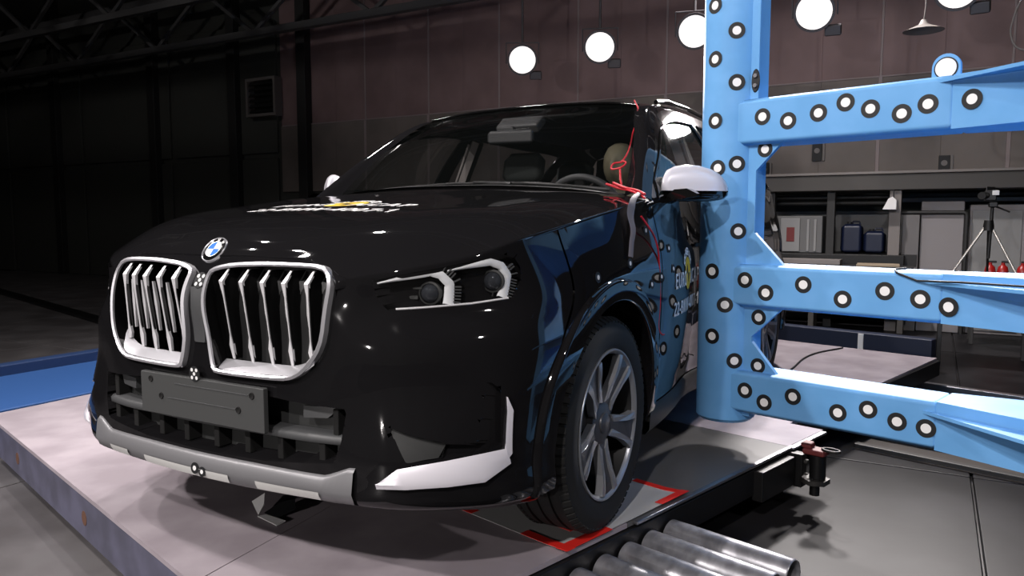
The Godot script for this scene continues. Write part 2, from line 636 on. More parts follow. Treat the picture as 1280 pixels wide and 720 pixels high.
func hy(x: float, z: float) -> float:
	return hood_tab.at(absf(x), z)

func hpt(x: float, z: float, off := 0.0) -> Vector3:
	var e := 0.02
	var nn := Vector3(-(hy(x + e, z) - hy(x - e, z)) / (2 * e), 1, -(hy(x, z + e) - hy(x, z - e)) / (2 * e)).normalized()
	return Vector3(x, hy(x, z), z) + nn * off

func mirrored(p: PackedVector2Array) -> PackedVector2Array:
	var q := PackedVector2Array()
	for k in p.size():
		var a := p[p.size() - 1 - k]
		q.append(Vector2(-a.x, a.y))
	return q

func dense(p: PackedVector2Array, step: float, closed := true) -> PackedVector2Array:
	var q := PackedVector2Array()
	for k in (p.size() if closed else p.size() - 1):
		var a := p[k]
		var b := p[(k + 1) % p.size()]
		var m := maxi(1, int(ceil(a.distance_to(b) / step)))
		for i in m:
			q.append(a.lerp(b, float(i) / m))
	if not closed:
		q.append(p[p.size() - 1])
	return q

func rounded(p: PackedVector2Array, times := 2) -> PackedVector2Array:
	for t in times:
		var q := PackedVector2Array()
		for k in p.size():
			var a := p[k]
			var b := p[(k + 1) % p.size()]
			q.append(a.lerp(b, 0.22)); q.append(a.lerp(b, 0.78))
		p = q
	return p

func pv(a: Array) -> PackedVector2Array:
	var q := PackedVector2Array()
	for k in range(0, a.size(), 2):
		q.append(Vector2(a[k], a[k + 1]))
	return q

# fills an outline that is single-valued in x with a grid laid on the nose, raised by off
func fill_front(g: Geo, poly: PackedVector2Array, off: float, nx := 24, ny := 8, back := 0.0) -> void:
	var lo := INF
	var hi := -INF
	for p in poly:
		lo = minf(lo, p.x); hi = maxf(hi, p.x)
	var rows := []
	for i in nx + 1:
		var x := lerpf(lo + 0.0005, hi - 0.0005, float(i) / nx)
		var ya := INF
		var yb := -INF
		for k in poly.size():
			var a := poly[k]
			var b := poly[(k + 1) % poly.size()]
			if (a.x <= x and b.x > x) or (b.x <= x and a.x > x):
				var y := lerpf(a.y, b.y, (x - a.x) / (b.x - a.x))
				ya = minf(ya, y); yb = maxf(yb, y)
		var row := PackedVector3Array()
		for j in ny + 1:
			var y := lerpf(ya, yb, float(j) / ny)
			row.append(fpt(x, y, off) - Vector3(0, 0, back))
		rows.append(row)
	g.grid(rows, 1.0)

func slab_front(g: Geo, poly: PackedVector2Array, off: float, thick: float, nx := 24, ny := 8) -> void:
	fill_front(g, poly, off, nx, ny)
	var d := dense(poly, 0.012)
	for k in d.size():
		var a := d[k]
		var b := d[(k + 1) % d.size()]
		var e := b - a
		var sg := -1.0 if Geometry2D.is_polygon_clockwise(poly) else 1.0
		g.fquad(fpt(a.x, a.y, off), fpt(b.x, b.y, off), fpt(b.x, b.y, off - thick), fpt(a.x, a.y, off - thick), Vector3(e.y, -e.x, 0) * sg)

func text_geo(s: String, size: float, place: Callable) -> Geo:
	# lettering laid on a curved surface: place(Vector2, height) -> point
	var f := SystemFont.new()
	f.font_names = PackedStringArray(["Droid Sans"])
	f.font_weight = 700
	var t := TextMesh.new()
	t.font = f
	t.text = s
	t.font_size = 64
	t.pixel_size = size / 64.0
	t.depth = 0.0
	t.curve_step = 4.0
	var g := Geo.new()
	for si in t.get_surface_count():
		var arr := t.surface_get_arrays(si)
		var vs: PackedVector3Array = arr[Mesh.ARRAY_VERTEX]
		var ix: PackedInt32Array = arr[Mesh.ARRAY_INDEX] if arr[Mesh.ARRAY_INDEX] != null else PackedInt32Array()
		var m := ix.size() if ix.size() else vs.size()
		for k in range(0, m, 3):
			var q := []
			for e in 3:
				var p := vs[ix[k + e]] if ix.size() else vs[k + e]
				q.append(place.call(Vector2(p.x, p.y)))
			var o: Vector3 = place.call(Vector2(0, 0), 0.1) - place.call(Vector2(0, 0))
			g.ftri(q[0], q[1], q[2], o)
	return g

func sector(g: Geo, r0: float, r1: float, a0: float, a1: float, place: Callable, lift := 0.0) -> void:
	var m := maxi(2, int(absf(a1 - a0) / 0.2))
	var o: Vector3 = place.call(Vector2(0, 0), 0.1) - place.call(Vector2(0, 0))
	for k in m:
		var t0 := lerpf(a0, a1, float(k) / m)
		var t1 := lerpf(a0, a1, float(k + 1) / m)
		var c0 := Vector2(cos(t0), sin(t0))
		var c1 := Vector2(cos(t1), sin(t1))
		g.fquad(place.call(c0 * r0, lift), place.call(c0 * r1, lift), place.call(c1 * r1, lift), place.call(c1 * r0, lift), o)

# ------------------------------------------------------------------ lamps
func aim(o: Node3D, to: Vector3) -> void:
	var d := (to - o.position).normalized()
	var x := Vector3.UP.cross(d).normalized()
	o.basis = Basis(x, d.cross(x), d)

func flood(label: String, group: String, at: Vector3, to: Vector3, r: float, energy: float, ang: float, hang: float) -> void:
	# a round spot lamp hung from a rod: can, rim, yoke, glowing lens; its +z looks at its target
	var t := thing("flood_lamp", label, "lamp", at, 0.0, group)
	aim(t, to)
	var g := Geo.new()
	g.lathe(PackedVector2Array([Vector2(0.0, -r * 1.7), Vector2(r * 0.55, -r * 1.7), Vector2(r * 0.75, -r * 1.5), Vector2(r * 1.02, -r * 0.2), Vector2(r * 1.02, 0.0)]), Transform3D.IDENTITY, 28)
	obj("housing", g, M.lamp_body, t)
	g = Geo.new()
	g.lathe(PackedVector2Array([Vector2(r * 1.02, -0.03), Vector2(r * 1.13, -0.03), Vector2(r * 1.13, 0.015), Vector2(r * 0.98, 0.015), Vector2(r * 0.98, 0.0)]), Transform3D.IDENTITY, 32)
	obj("rim_ring", g, M.lamp_body, t)
	g = Geo.new()
	g.lathe(PackedVector2Array([Vector2(r * 0.98, -0.004), Vector2(r * 0.6, 0.004), Vector2(0.0, 0.008)]), Transform3D.IDENTITY, 32)
	obj("lens", g, M.lamp_glow, t)
	g = Geo.new()
	for s in [-1.0, 1.0]:
		g.box(Vector3(s * r * 1.22, r * 0.45, -r * 0.5), Vector3(0.012, r * 1.5, 0.05), 0.003)
	g.box(Vector3(0, r * 1.2, -r * 0.5), Vector3(r * 2.5, 0.012, 0.05), 0.003)
	obj("yoke", g, M.lamp_body, t)
	g = Geo.new()
	var inv := t.transform.affine_inverse()
	var top := t.transform * Vector3(0, r * 1.2, -r * 0.5)
	g.cyl(inv * top, inv * (top + Vector3(0, hang, 0)), 0.014, 0.014, 10)
	obj("rod", g, M.lamp_body, t)
	g = Geo.new()
	g.box(Vector3(r * 1.0, -r * 1.15, -r * 0.5), Vector3(r * 0.9, r * 0.6, r * 0.7), 0.01)
	obj("ballast", g, M.lamp_body, t)
	var l := SpotLight3D.new()
	l.name = "beam"
	t.add_child(l)
	l.position = Vector3(0, 0, 0.05)
	l.rotation.y = PI # a SpotLight3D shines along -z
	l.light_energy = energy
	l.light_color = Color(1.0, 0.97, 0.96)
	l.spot_angle = ang
	l.spot_angle_attenuation = 0.7
	l.spot_range = 40.0
	l.spot_attenuation = 2.0
	l.light_size = r
	l.shadow_enabled = true

func _ready() -> void:
	var cam := Camera3D.new()
	cam.name = "camera"
	add_child(cam)
	cam.position = Vector3(1.7926, 1.0092, 2.2341)
	cam.rotation = Vector3(deg_to_rad(-5.2063), deg_to_rad(29.3091), 0)
	cam.fov = 41.87
	cam.near = 0.05
	cam.far = 80.0
	cam.current = true
	var we := WorldEnvironment.new()
	we.name = "world_environment"
	var env := Environment.new()
	env.background_mode = Environment.BG_COLOR
	env.background_color = Color(0.0, 0.0, 0.0)
	env.tonemap_mode = Environment.TONE_MAPPER_LINEAR
	env.tonemap_exposure = 0.32
	env.sdfgi_enabled = true
	env.ssao_enabled = true
	env.ssil_enabled = true
	we.environment = env
	add_child(we)
	make_materials()
	# the bank over the sled, out of frame, and the row of spots in view behind the car
	var bank := [ # position, aim, energy, what it is
		[Vector3(-3.6, 4.5, 2.0), Vector3(-2.8, 0, 0.6), 30.0, "left of the sled, nearer one"],
		[Vector3(-3.6, 4.5, -0.8), Vector3(-2.4, 0, -0.8), 20.0, "left of the sled, further one"],
		[Vector3(-1.5, 4.5, 2.4), Vector3(-0.2, 0, 0.8), 20.0, "over the sled, nearer one"],
		[Vector3(-1.5, 4.5, -0.9), Vector3(-0.2, 0, -0.6), 18.0, "over the sled, further one"],
		[Vector3(0.3, 4.5, -5.0), Vector3(0.9, 0, -4.0), 80.0, "over the sled's far end"],
		[Vector3(-1.6, 4.5, 5.2), Vector3(0.2, 0.7, 0.0), 60.0, "in front of the car, on the left"],
		[Vector3(2.0, 4.5, 5.2), Vector3(0.8, 0.8, -0.4), 60.0, "in front of the car, on the right"],
		[Vector3(4.6, 3.4, 1.6), Vector3(1.1, 0.2, -0.6), 11.0, "added fill right of the sled"],  # added fill in place of light bouncing round the hall
		[Vector3(0.4, 1.5, 7.2), Vector3(0.2, 0.5, 0.0), 34.0, "added fill low and far in front of the car"]]  # added low fill standing in for bounced light under the car
	for b in bank:
		flood("round flood lamp out of frame, %s" % b[3], "", b[0], b[1], 0.085 if b[0].y > 2.0 else 0.06, b[2], 60.0 if b[0].z < 5.0 else 36.0, 6.3 - b[0].y)
	var row := [Vector3(-2.474, 2.85, -5.612), Vector3(-1.438, 2.85, -5.445), Vector3(-0.363, 2.85, -5.274), Vector3(0.762, 2.85, -5.095), Vector3(1.858, 2.85, -4.92)]
	var rl := ["round white spot lamp furthest left in the row of lit lamps", "round white spot lamp second from the left in the lamp row", "round white spot lamp half hidden by the blue pole's left side", "round white spot lamp just right of the blue pole, ringed by glare", "round white spot lamp cut by the top of the picture, furthest right"]
	for i in 5:
		flood(rl[i], "", row[i], Vector3(1.2, 0.7, 1.5), 0.155, 60.0, 34.0, 2.985)
	# unseen fill lamps added to brighten the back wall and the left hall
	flood("added unseen flood lamp washing the right rear wall", "", Vector3(1.6, 5.6, -4.4), Vector3(1.6, 1.2, -8.0), 0.2, 9.0, 55.0, 0.65)
	flood("added unseen flood lamp washing the rear wall behind the car", "", Vector3(-2.6, 5.6, -4.4), Vector3(-2.4, 1.6, -8.0), 0.2, 2.6, 50.0, 0.65)
	flood("weak unseen lamp added under the roof of the dark left hall", "", Vector3(-9.0, 6.0, 1.0), Vector3(-11.0, 1.0, -8.0), 0.2, 15.0, 70.0, 0.25)
	make_room()
	make_sled()
	make_rig()
	make_background()
	make_ring()
	make_car()
	make_small_things()

# ------------------------------------------------------------------ the hall
func make_room() -> void:
	var g := Geo.new()
	var fl := struct_root("floor")
	g.box(Vector3(-6, -0.36, -0.5), Vector3(30, 0.16, 17))
	obj("screed", g, M.concrete, fl)
	g = Geo.new()
	g.box(Vector3.ZERO, Vector3(1.99, 0.04, 1.99), 0.006)
	var slab := g.mesh(M.concrete)
	g = Geo.new()
	g.box(Vector3.ZERO, Vector3(1.99, 0.04, 1.99), 0.006)
	var dark_slab := g.mesh(M.dark_floor)
	for i in 13:
		for j in 8:
			same("slab", dark_slab if i >= 9 else slab, fl, Vector3(-17.0 + i * 2.0 , -0.27, -7.0 + j * 2.0))
	g = Geo.new()
	g.box(Vector3(-6, 6.6, -0.5), Vector3(30, 0.2, 17))
	struct("ceiling", g, M.ceiling)
	# back wall: a backing with sheet panels that stand a little proud of it
	var wb := struct_root("wall_back")
	g = Geo.new()
	g.box(Vector3(-6, 3.1, -8.2), Vector3(30, 7.2, 0.3))
	obj("backing", g, M.wall_dark, wb)
	g = Geo.new()
	g.box(Vector3.ZERO, Vector3(0.664, 3.6, 0.03), 0.002)
	var pn := g.mesh(M.wall_panel)
	g = Geo.new()
	g.box(Vector3.ZERO, Vector3(0.03, 3.6, 0.05), 0.006)
	var sm := g.mesh(M.wall_seam)
	g = Geo.new()
	g.box(Vector3.ZERO, Vector3(0.664, 1.2, 0.05), 0.002)
	var pl := g.mesh(M.wall_panel_grey)
	g = Geo.new()
	g.box(Vector3.ZERO, Vector3(0.045, 1.2, 0.07), 0.006)
	var sl := g.mesh(M.wall_seam)
	for i in 19:
		var px := -8.51 + i * 0.665
		same("panel", pn, wb, Vector3(px, 4.52, -8.03))
		same("panel", pl, wb, Vector3(px, 2.12, -8.02))
		if i % 2 == 0:
			same("seam_strip", sm, wb, Vector3(px + 0.3325, 4.52, -8.03))
			same("seam_strip", sl, wb, Vector3(px + 0.3325, 2.12, -8.02))
	g = Geo.new()
	g.box(Vector3(-2.5, 2.72, -8.01), Vector3(12.6, 0.02, 0.05), 0.004)
	obj("trim_strip", g, M.wall_seam, wb)
	g = Geo.new()
	g.box(Vector3.ZERO, Vector3(2.9, 2.4, 0.05), 0.01)
	var dp := g.mesh(M.wall_dark)
	for i in 4:
		for r in 2:
			same("dark_panel", dp, wb, Vector3(-10.4 - i * 3.05, 0.95 + r * 2.5, -8.02))
	for x in [-8.2, -10.0, -12.4, -15.9]:
		g = Geo.new()
		g.box(Vector3(x, 3.1, -7.95), Vector3(0.22, 6.8, 0.18), 0.01)
		obj("column", g, M.shelf_dark, wb)
	g = Geo.new()
	g.box(Vector3(-20.6, 3.1, -0.5), Vector3(0.2, 7.2, 17))
	struct("wall_left", g, M.wall_dark)
	g = Geo.new()
	g.box(Vector3(8.6, 3.1, -0.5), Vector3(0.2, 7.2, 17))
	struct("wall_right", g, M.wall_dark)
	g = Geo.new()
	g.box(Vector3(-6, 3.1, 7.9), Vector3(30, 7.2, 0.2))
	struct("wall_front", g, M.wall_dark)
	# ventilation box high on the dark back wall
	var v := thing("wall_vent", "small square dark vent box with a pale frame high on the dark rear wall", "vent", Vector3(-9.18, 3.26, -7.87))
	g = Geo.new()
	g.frame(PackedVector3Array([Vector3(-.33, -.30, 0), Vector3(.33, -.30, 0), Vector3(.33, .30, 0), Vector3(-.33, .30, 0)]), PackedVector2Array([Vector2(0, -.12), Vector2(.05, -.12), Vector2(.05, .05), Vector2(0, .05)]), Vector3.BACK)
	obj("frame", g, M.shelf_light, v)
	for i in 6:
		g = Geo.new()
		g.box(Vector3(0, -.25 + i * .1, 0), Vector3(.64, .07, .02), .004, Basis(Vector3.RIGHT, -0.6))
		obj("louvre", g, M.black_plastic, v)
	# roof trusses
	for i in 4:
		var t := thing("roof_truss", ["steel roof truss crossing the dark hall above the car's tail", "steel roof truss over the middle of the dark hall", "steel roof truss nearer than the car, high in the dark hall", "steel roof truss furthest left in the dark hall"][i], "truss", Vector3.ZERO)
		var a := [Vector3(-19, 4.6, -6.3), Vector3(-19, 4.9, -3.6), Vector3(-19, 5.0, -1.2), Vector3(-19, 4.2, -7.2)][i] as Vector3
		var b := a + Vector3(26, 0.0, 0)
		var c := Geo.new()
		c.bar(a, b, 0.12, 0.12, 0.01)
		obj("lower_chord", c, M.truss, t)
		c = Geo.new()
		c.bar(a + Vector3(0, 0.9, 0), b + Vector3(0, 0.9, 0), 0.12, 0.12, 0.01)
		obj("upper_chord", c, M.truss, t)
		for j in 20:
			c = Geo.new()
			c.bar(a + Vector3(1.3 * j, 0.9 * (j % 2), 0), a + Vector3(1.3 * (j + 1), 0.9 * ((j + 1) % 2), 0), 0.06, 0.06)
			obj("diagonal", c, M.truss, t)
		for x in [0.5, 8.0, 16.0, 25.5]:
			c = Geo.new()
			c.bar(a + Vector3(x, 0.9, 0), Vector3(a.x + x, 6.5, a.z), 0.06, 0.06)
			obj("hanger", c, M.truss, t)
	# pipe the spots hang from
	g = Geo.new()
	g.cyl(Vector3(-6.5, 6.06, -6.25), Vector3(4.5, 6.06, -4.5), 0.03, 0.03, 12)
	for x in [0.05, 0.5, 0.95]:
		var p := Vector3(-6.5, 6.06, -6.25).lerp(Vector3(4.5, 6.06, -4.5), x)
		g.cyl(p, p + Vector3(0, 0.44, 0), 0.015, 0.015, 8)
	tag(obj("lamp_pipe", g, M.truss), "long grey pipe under the ceiling that carries the row of spot lamps", "pipe")

# ------------------------------------------------------------------ sled (rig axes: local x towards the rig, local z towards the camera)
const TURN := -0.27053 # 15.5 degrees

func make_sled() -> void:
	var t := thing("test_sled", "low flat test sled with white boards under the car", "sled", Vector3.ZERO, TURN)
	# outline in sled axes: x = right, z = towards the camera (front edge z = 0.872)
	var g := Geo.new()
	var flat := Transform3D(Basis(Vector3.RIGHT, Vector3(0, 0, -1), Vector3.UP), Vector3.ZERO) # plan (x, -z) -> floor
	var board := func(a: Array, called: String, m: Material) -> void:
		var q := Geo.new()
		var p := PackedVector2Array()
		for k in range(0, a.size(), 2):
			p.append(Vector2(a[k], -a[k + 1]))
		q.plate(p, 0.016, Transform3D(flat.basis, Vector3(0, -0.016, 0)))
		obj(called, q, m, t)
	# the boards lie along the car; the seam between them is the dark line in front of the bumper
	board.call([-2.29, 0.872, 0.272, 0.872, -0.94, -2.30, -2.20, -4.37, -3.77, -4.37, -2.90, -1.25], "deck_board", M.sled_board)
	board.call([0.277, 0.872, 0.885, 0.872, 0.885, -0.32, -0.187, -0.32], "deck_board", M.sled_board)
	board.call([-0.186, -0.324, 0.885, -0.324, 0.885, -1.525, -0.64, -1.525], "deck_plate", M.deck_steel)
	board.call([-0.642, -1.529, 0.885, -1.529, 0.885, -1.90, 0.72, -1.90, 0.72, -2.30, -0.935, -2.30], "deck_board", M.sled_board)
	board.call([-0.935, -2.304, 0.72, -2.304, 0.70, -4.37, -2.195, -4.37], "deck_board", M.sled_board)
	g.box(Vector3(-0.70, -0.10, 0.858), Vector3(3.18, 0.165, 0.024), 0.004)
	obj("front_beam", g, M.sled_side, t)
	for x in [-1.72, -0.72]:
		g = Geo.new()
		g.cyl(Vector3(x, -0.10, 0.86), Vector3(x, -0.10, 0.8715), 0.028, 0.028, 14)
		obj("rust_stain", g, M.rust, t)
	g = Geo.new()
	g.box(Vector3(0.89, -0.075, -0.35), Vector3(0.02, 0.11, 2.44), 0.004)
	g.box(Vector3(0.875, -0.125, -0.35), Vector3(0.05, 0.014, 2.44), 0.003)
	obj("side_channel", g, M.dark_steel, t)
	g = Geo.new()
	g.box(Vector3(0.895, -0.005, -0.95), Vector3(0.022, 0.014, 1.2), 0.004)
	g.box(Vector3(0.90, -0.006, -1.70), Vector3(0.03, 0.012, 0.36), 0.004)
	obj("edge_strip", g, M.steel, t)
	g = Geo.new()
	g.box(Vector3(0.712, -0.07, -3.1), Vector3(0.024, 0.11, 2.52), 0.004)
	obj("rear_side_beam", g, M.dark_steel, t)
	g = Geo.new()
	g.box(Vector3(-0.7, -0.10, -1.7), Vector3(2.6, 0.16, 4.9), 0.004)
	obj("underframe", g, M.dark_steel, t)
	for z in [0.3, -1.2, -2.8, -4.0]:
		for x in [-1.9, -0.6, 0.4]:
			g = Geo.new()
			g.box(Vector3(x, -0.215, z), Vector3(0.3, 0.07, 0.12), 0.01)
			obj("runner", g, M.dark_steel, t)
	# corner block bolted to the right edge
	g = Geo.new()
	g.box(Vector3(0.915, -0.09, -1.33), Vector3(0.05, 0.13, 0.30), 0.006)
	g.box(Vector3(0.93, -0.09, -1.52), Vector3(0.07, 0.15, 0.05), 0.006)
	obj("corner_block", g, M.dark_steel, t)
	for y in [-0.05, -0.11]:
		g = Geo.new()
		g.cyl(Vector3(0.965, y, -1.52), Vector3(0.98, y, -1.52), 0.012, 0.012, 6)
		obj("bolt", g, M.iron, t)
	# red lug, hanging threaded post with washers, and a ring
	var s := thing("tow_coupling", "dark threaded tow post with red lug and ring at the sled's right edge", "coupling", Vector3.ZERO, TURN)
	g = Geo.new()
	g.cyl(Vector3(1.03, -0.10, -1.50), Vector3(1.03, 0.0, -1.50), 0.034, 0.034, 18)
	g.cyl(Vector3(1.02, -0.18, -1.50), Vector3(1.02, -0.13, -1.50), 0.021, 0.021, 12)
	obj("post", g, M.dark_steel, s)
	g = Geo.new()
	g.cyl(Vector3(1.02, -0.125, -1.50), Vector3(1.02, -0.105, -1.50), 0.062, 0.062, 6)
	obj("washer", g, M.iron, s)
	g = Geo.new()
	g.box(Vector3(1.02, 0.012, -1.50), Vector3(0.10, 0.03, 0.07), 0.01)
	g.box(Vector3(0.985, 0.035, -1.50), Vector3(0.05, 0.03, 0.05), 0.01)
	obj("lug", g, M.rust_red, s)
	g = Geo.new()
	var ring_p := PackedVector3Array()
	for k in 20:
		ring_p.append(Vector3(1.085 + 0.036 * cos(TAU * k / 20), 0.03, -1.50 + 0.022 * sin(TAU * k / 20)))
	g.tube(ring_p, 0.006, 8, true)
	obj("ring", g, M.iron, s)
	# bed of steel rollers beside the sled
	var b := thing("roller_rack", "dark steel rack that carries the shiny rollers beside the sled", "rack", Vector3.ZERO, TURN)
	for x in [1.0, 1.26]:
		g = Geo.new()
		g.box(Vector3(x, -0.205, 0.02), Vector3(0.05, 0.09, 1.3), 0.005)
		obj("rail", g, M.dark_steel, b)
	var which := ["furthest roller of the rack, next to the dark channel", "second roller from the far end of the rack", "third roller from the far end of the rack", "fourth roller from the far end of the rack", "fifth roller from the far end, at the picture's bottom edge", "nearest roller of the rack"]
	var r0: Node3D = null
	for i in 6:
		var r: Node3D
		if i == 0:
			r = thing("steel_roller", "", "roller")
			g = Geo.new()
			g.lathe(PackedVector2Array([Vector2(0.050, 0), Vector2(0.0555, 0.004), Vector2(0.0555, 0.446), Vector2(0.052, 0.45), Vector2(0.049, 0.449), Vector2(0.049, 0.30), Vector2(0.0, 0.30)]), Transform3D(Basis(Vector3.UP, PI / 2), Vector3.ZERO), 40)
			obj("tube", g, M.roller_steel, r)
			g = Geo.new()
			g.lathe(PackedVector2Array([Vector2(0, 0.001), Vector2(0.05, 0.001)]), Transform3D(Basis(Vector3.UP, PI / 2), Vector3.ZERO), 24)
			obj("end_cap", g, M.iron, r)
			r0 = r
		else:
			r = r0.duplicate()
			r.name = numbered("steel_roller")
			add_child(r)
		var bs := Basis(Vector3.UP, TURN)
		r.transform = Transform3D(bs, bs * Vector3(0.905, -0.104, -0.55 + i * 0.13))
		tag(r, "shiny steel roller, " + which[i], "roller", "steel rollers beside the sled")

# ------------------------------------------------------------------ blue pole rig; local z towards the camera, x away from the car
func marker(parent: Node3D, at: Vector3, nrm: Vector3, r: float, disc: Mesh, dot: Mesh) -> void:
	var x := Vector3.UP.cross(nrm).normalized()
	var o := MeshInstance3D.new()
	o.mesh = disc
	o.name = "target_sticker"
	parent.add_child(o, true)
	o.transform = Transform3D(Basis(x, nrm.cross(x), nrm).scaled(Vector3.ONE * r), at)
	var d := MeshInstance3D.new()
	d.mesh = dot
	d.name = "white_dot"
	o.add_child(d, true)

func disc_mesh(r0: float, r1: float, h: float, m: Material, seg := 28) -> Mesh:
	var g := Geo.new()
	g.lathe(PackedVector2Array([Vector2(r1, 0), Vector2(r1, h), Vector2(r0, h)]), Transform3D.IDENTITY, seg)
	return g.mesh(m)

func make_rig() -> void:
	var t := thing("pole_rig", "blue steel pole with three arms covered in round target stickers, against the car's door", "crash barrier", Vector3(1.0, 0, -1.14), TURN)
	var g := Geo.new()
	g.lathe(PackedVector2Array([Vector2(0, 0.125), Vector2(0.112, 0.125), Vector2(0.127, 0.14), Vector2(0.127, 3.2), Vector2(0, 3.2)]), Transform3D(Basis(Vector3.RIGHT, -PI / 2), Vector3.ZERO), 56)
	obj("pole", g, M.rig_blue, t)
	g = Geo.new()
	g.box(Vector3(0.122, 1.68, 0.049), Vector3(0.050, 3.04, 0.022), 0.004)
	g.box(Vector3(0.115, 1.68, 0.0), Vector3(0.05, 3.04, 0.09), 0.004)
	obj("web_column", g, M.rig_blue, t)
	for y in [1.98, 1.583]:
		g = Geo.new()
		g.lathe(PackedVector2Array([Vector2(0, 0.004), Vector2(0.034, 0.004), Vector2(0.038, 0)]), Transform3D(Basis.IDENTITY, Vector3(0.133, y, 0.0595)) .scaled_local(Vector3(0.5, 1.3, 1)), 20)
		var pl := obj("bolt_recess", g, M.mark_black, t)
		for e in [-0.02, 0.02]:
			g = Geo.new()
			g.cyl(Vector3(0.135, y + e, 0.062), Vector3(0.135, y + e, 0.072), 0.009, 0.009, 6)
			obj("bolt", g, M.steel, pl)
	var bevel := 0.02
	var ys := [1.4125, 0.73, 0.272]
	var hs := [0.187, 0.18, 0.18]
	for i in 3:
		var y: float = ys[i]
		var h: float = hs[i]
		# the arm, then a flare towards the machine behind
		g = Geo.new()
		g.box(Vector3(0.475, y, 0), Vector3(0.83, h, 0.2), bevel)
		obj("arm", g, M.rig_blue, t)
		g = Geo.new()
		var p := PackedVector2Array([Vector2(0.88, -0.098), Vector2(1.75, -0.30), Vector2(1.75, 0.30), Vector2(0.88, 0.098)])
		var flat := Transform3D(Basis(Vector3.RIGHT, Vector3(0, 0, 1), Vector3.DOWN), Vector3(0, y + h * 0.49, 0))
		g.plate(p, h * 0.98, flat)
		obj("arm_flare", g, M.rig_blue, t)
		# triangular gusset plate lying flat against the camera side of the arm
		var gy: float = [y + h * 0.5 - 0.012, y + h * 0.5 - 0.03, y + h * 0.5 - 0.04][i]
		g = Geo.new()
		g.plate(PackedVector2Array([Vector2(0.82, 0.09), Vector2(1.75, 0.31), Vector2(1.75, 0.60)]), 0.012, Transform3D(flat.basis, Vector3(0, gy, 0)))
		obj("gusset_plate", g, M.rig_blue, t)
		g = Geo.new()
		g.plate(PackedVector2Array([Vector2(0.82, -0.09), Vector2(1.75, -0.31), Vector2(1.75, -0.60)]), 0.012, Transform3D(flat.basis, Vector3(0, gy, 0)))
		obj("gusset_plate", g, M.rig_blue, t)
	for a in [[0.14, 1.33, 0.262, 1.33, 0.14, 1.207], [0.14, 0.96, 0.288, 0.81, 0.14, 0.81], [0.14, 0.65, 0.288, 0.65, 0.14, 0.505], [0.14, 0.497, 0.272, 0.35, 0.14, 0.35]]:
		g = Geo.new()
		g.plate(pv(a), 0.022, Transform3D(Basis.IDENTITY, Vector3(0, 0, 0.037)))
		obj("corner_gusset", g, M.rig_blue, t)
	# lifting lug on the upper arm
	g = Geo.new()
	var lug := PackedVector2Array([Vector2(-0.046, 0), Vector2(0.046, 0)])
	for k in 13:
		lug.append(Vector2(0.046 * cos(PI * k / 12), 0.05 + 0.046 * sin(PI * k / 12)))
	g.plate(lug, 0.02, Transform3D(Basis.IDENTITY, Vector3(0.832, 1.50, -0.01)))
	var lg := obj("lifting_lug", g, M.rig_blue, t)
	g = Geo.new()
	g.lathe(PackedVector2Array([Vector2(0.034, 0), Vector2(0.034, 0.004), Vector2(0, 0.004)]), Transform3D(Basis.IDENTITY, Vector3(0.832, 1.545, 0.011)), 28)
	obj("white_disc", g, M.mark_white, lg)
	g = Geo.new()
	g.lathe(PackedVector2Array([Vector2(0.039, 0), Vector2(0.039, 0.002), Vector2(0.033, 0.002)]), Transform3D(Basis.IDENTITY, Vector3(0.832, 1.545, 0.0105)), 28)
	obj("dark_ring", g, M.mark_black, lg)
	# the machine frame the arms are bolted to, right of the picture
	g = Geo.new()
	g.box(Vector3(1.86, 1.45, 0), Vector3(0.22, 3.4, 0.5), 0.02)
	obj("reaction_frame", g, M.rig_blue, t)
	# stickers: angle round the pole and height, then flat ones on arms and gussets
	var disc := disc_mesh(0.0, 1.0, 0.03, M.mark_black)
	var dot := Geo.new()
	dot.lathe(PackedVector2Array([Vector2(0.52, 0.03), Vector2(0.52, 0.05), Vector2(0.0, 0.05)]), Transform3D.IDENTITY, 24)
	var dm := dot.mesh(M.mark_white)
	for a in [[101.7, 1.905], [57.9, 1.79], [98.6, 1.683], [55.4, 1.579], [95.2, 1.426], [87.5, 1.227], [51.4, 1.242], [45.5, 0.959], [94.2, 0.786], [66.8, 0.644], [90.7, 0.504], [46.2, 0.402]]:
		var e := deg_to_rad(a[0])
		var nn := Vector3(cos(e), 0, sin(e))
		marker(t, nn * 0.1265 + Vector3(0, a[1], 0), nn, 0.034, disc, dm)
	for a in [[0.131, 0.7545], [0.225, 0.7067], [0.145, 0.283], [0.233, 0.246], [0.188, 1.427], [0.297, 1.401], [0.418, 1.42], [0.52, 1.449], [0.611, 1.416], [0.72, 1.388], [0.805, 1.413], [0.382, 0.75], [0.538, 0.703], [0.69, 0.745], [0.811, 0.724], [0.355, 0.291], [0.537, 0.258], [0.649, 0.291], [0.753, 0.264], [0.851, 0.258]]:
		marker(t, Vector3(a[0], a[1], 0.1), Vector3.BACK, 0.034, disc, dm)
	for a in [[0.945, 1.413, 0.117], [0.905, 0.704, 0.108]]:
		marker(t, Vector3(a[0], a[1], a[2]), Vector3(-0.2213, 0, 0.9752), 0.034, disc, dm)
	for a in [[0.183, 1.2985], [0.1766, 0.596], [0.1795, 0.388]]:
		marker(t, Vector3(a[0], a[1], 0.0585), Vector3.BACK, 0.033, disc, dm)
	# thin cable lying along the middle arm
	var c := PackedVector3Array()
	for p in [Vector3(0.71, 0.824, -0.06), Vector3(0.715, 0.826, 0.08), Vector3(0.73, 0.815, 0.106), Vector3(0.80, 0.79, 0.108), Vector3(0.87, 0.793, 0.135), Vector3(0.95, 0.797, 0.17), Vector3(1.2, 0.797, 0.22), Vector3(1.6, 0.797, 0.34)]:
		c.append(t.transform * p)
	g = Geo.new()
	g.tube(c, 0.004, 6)
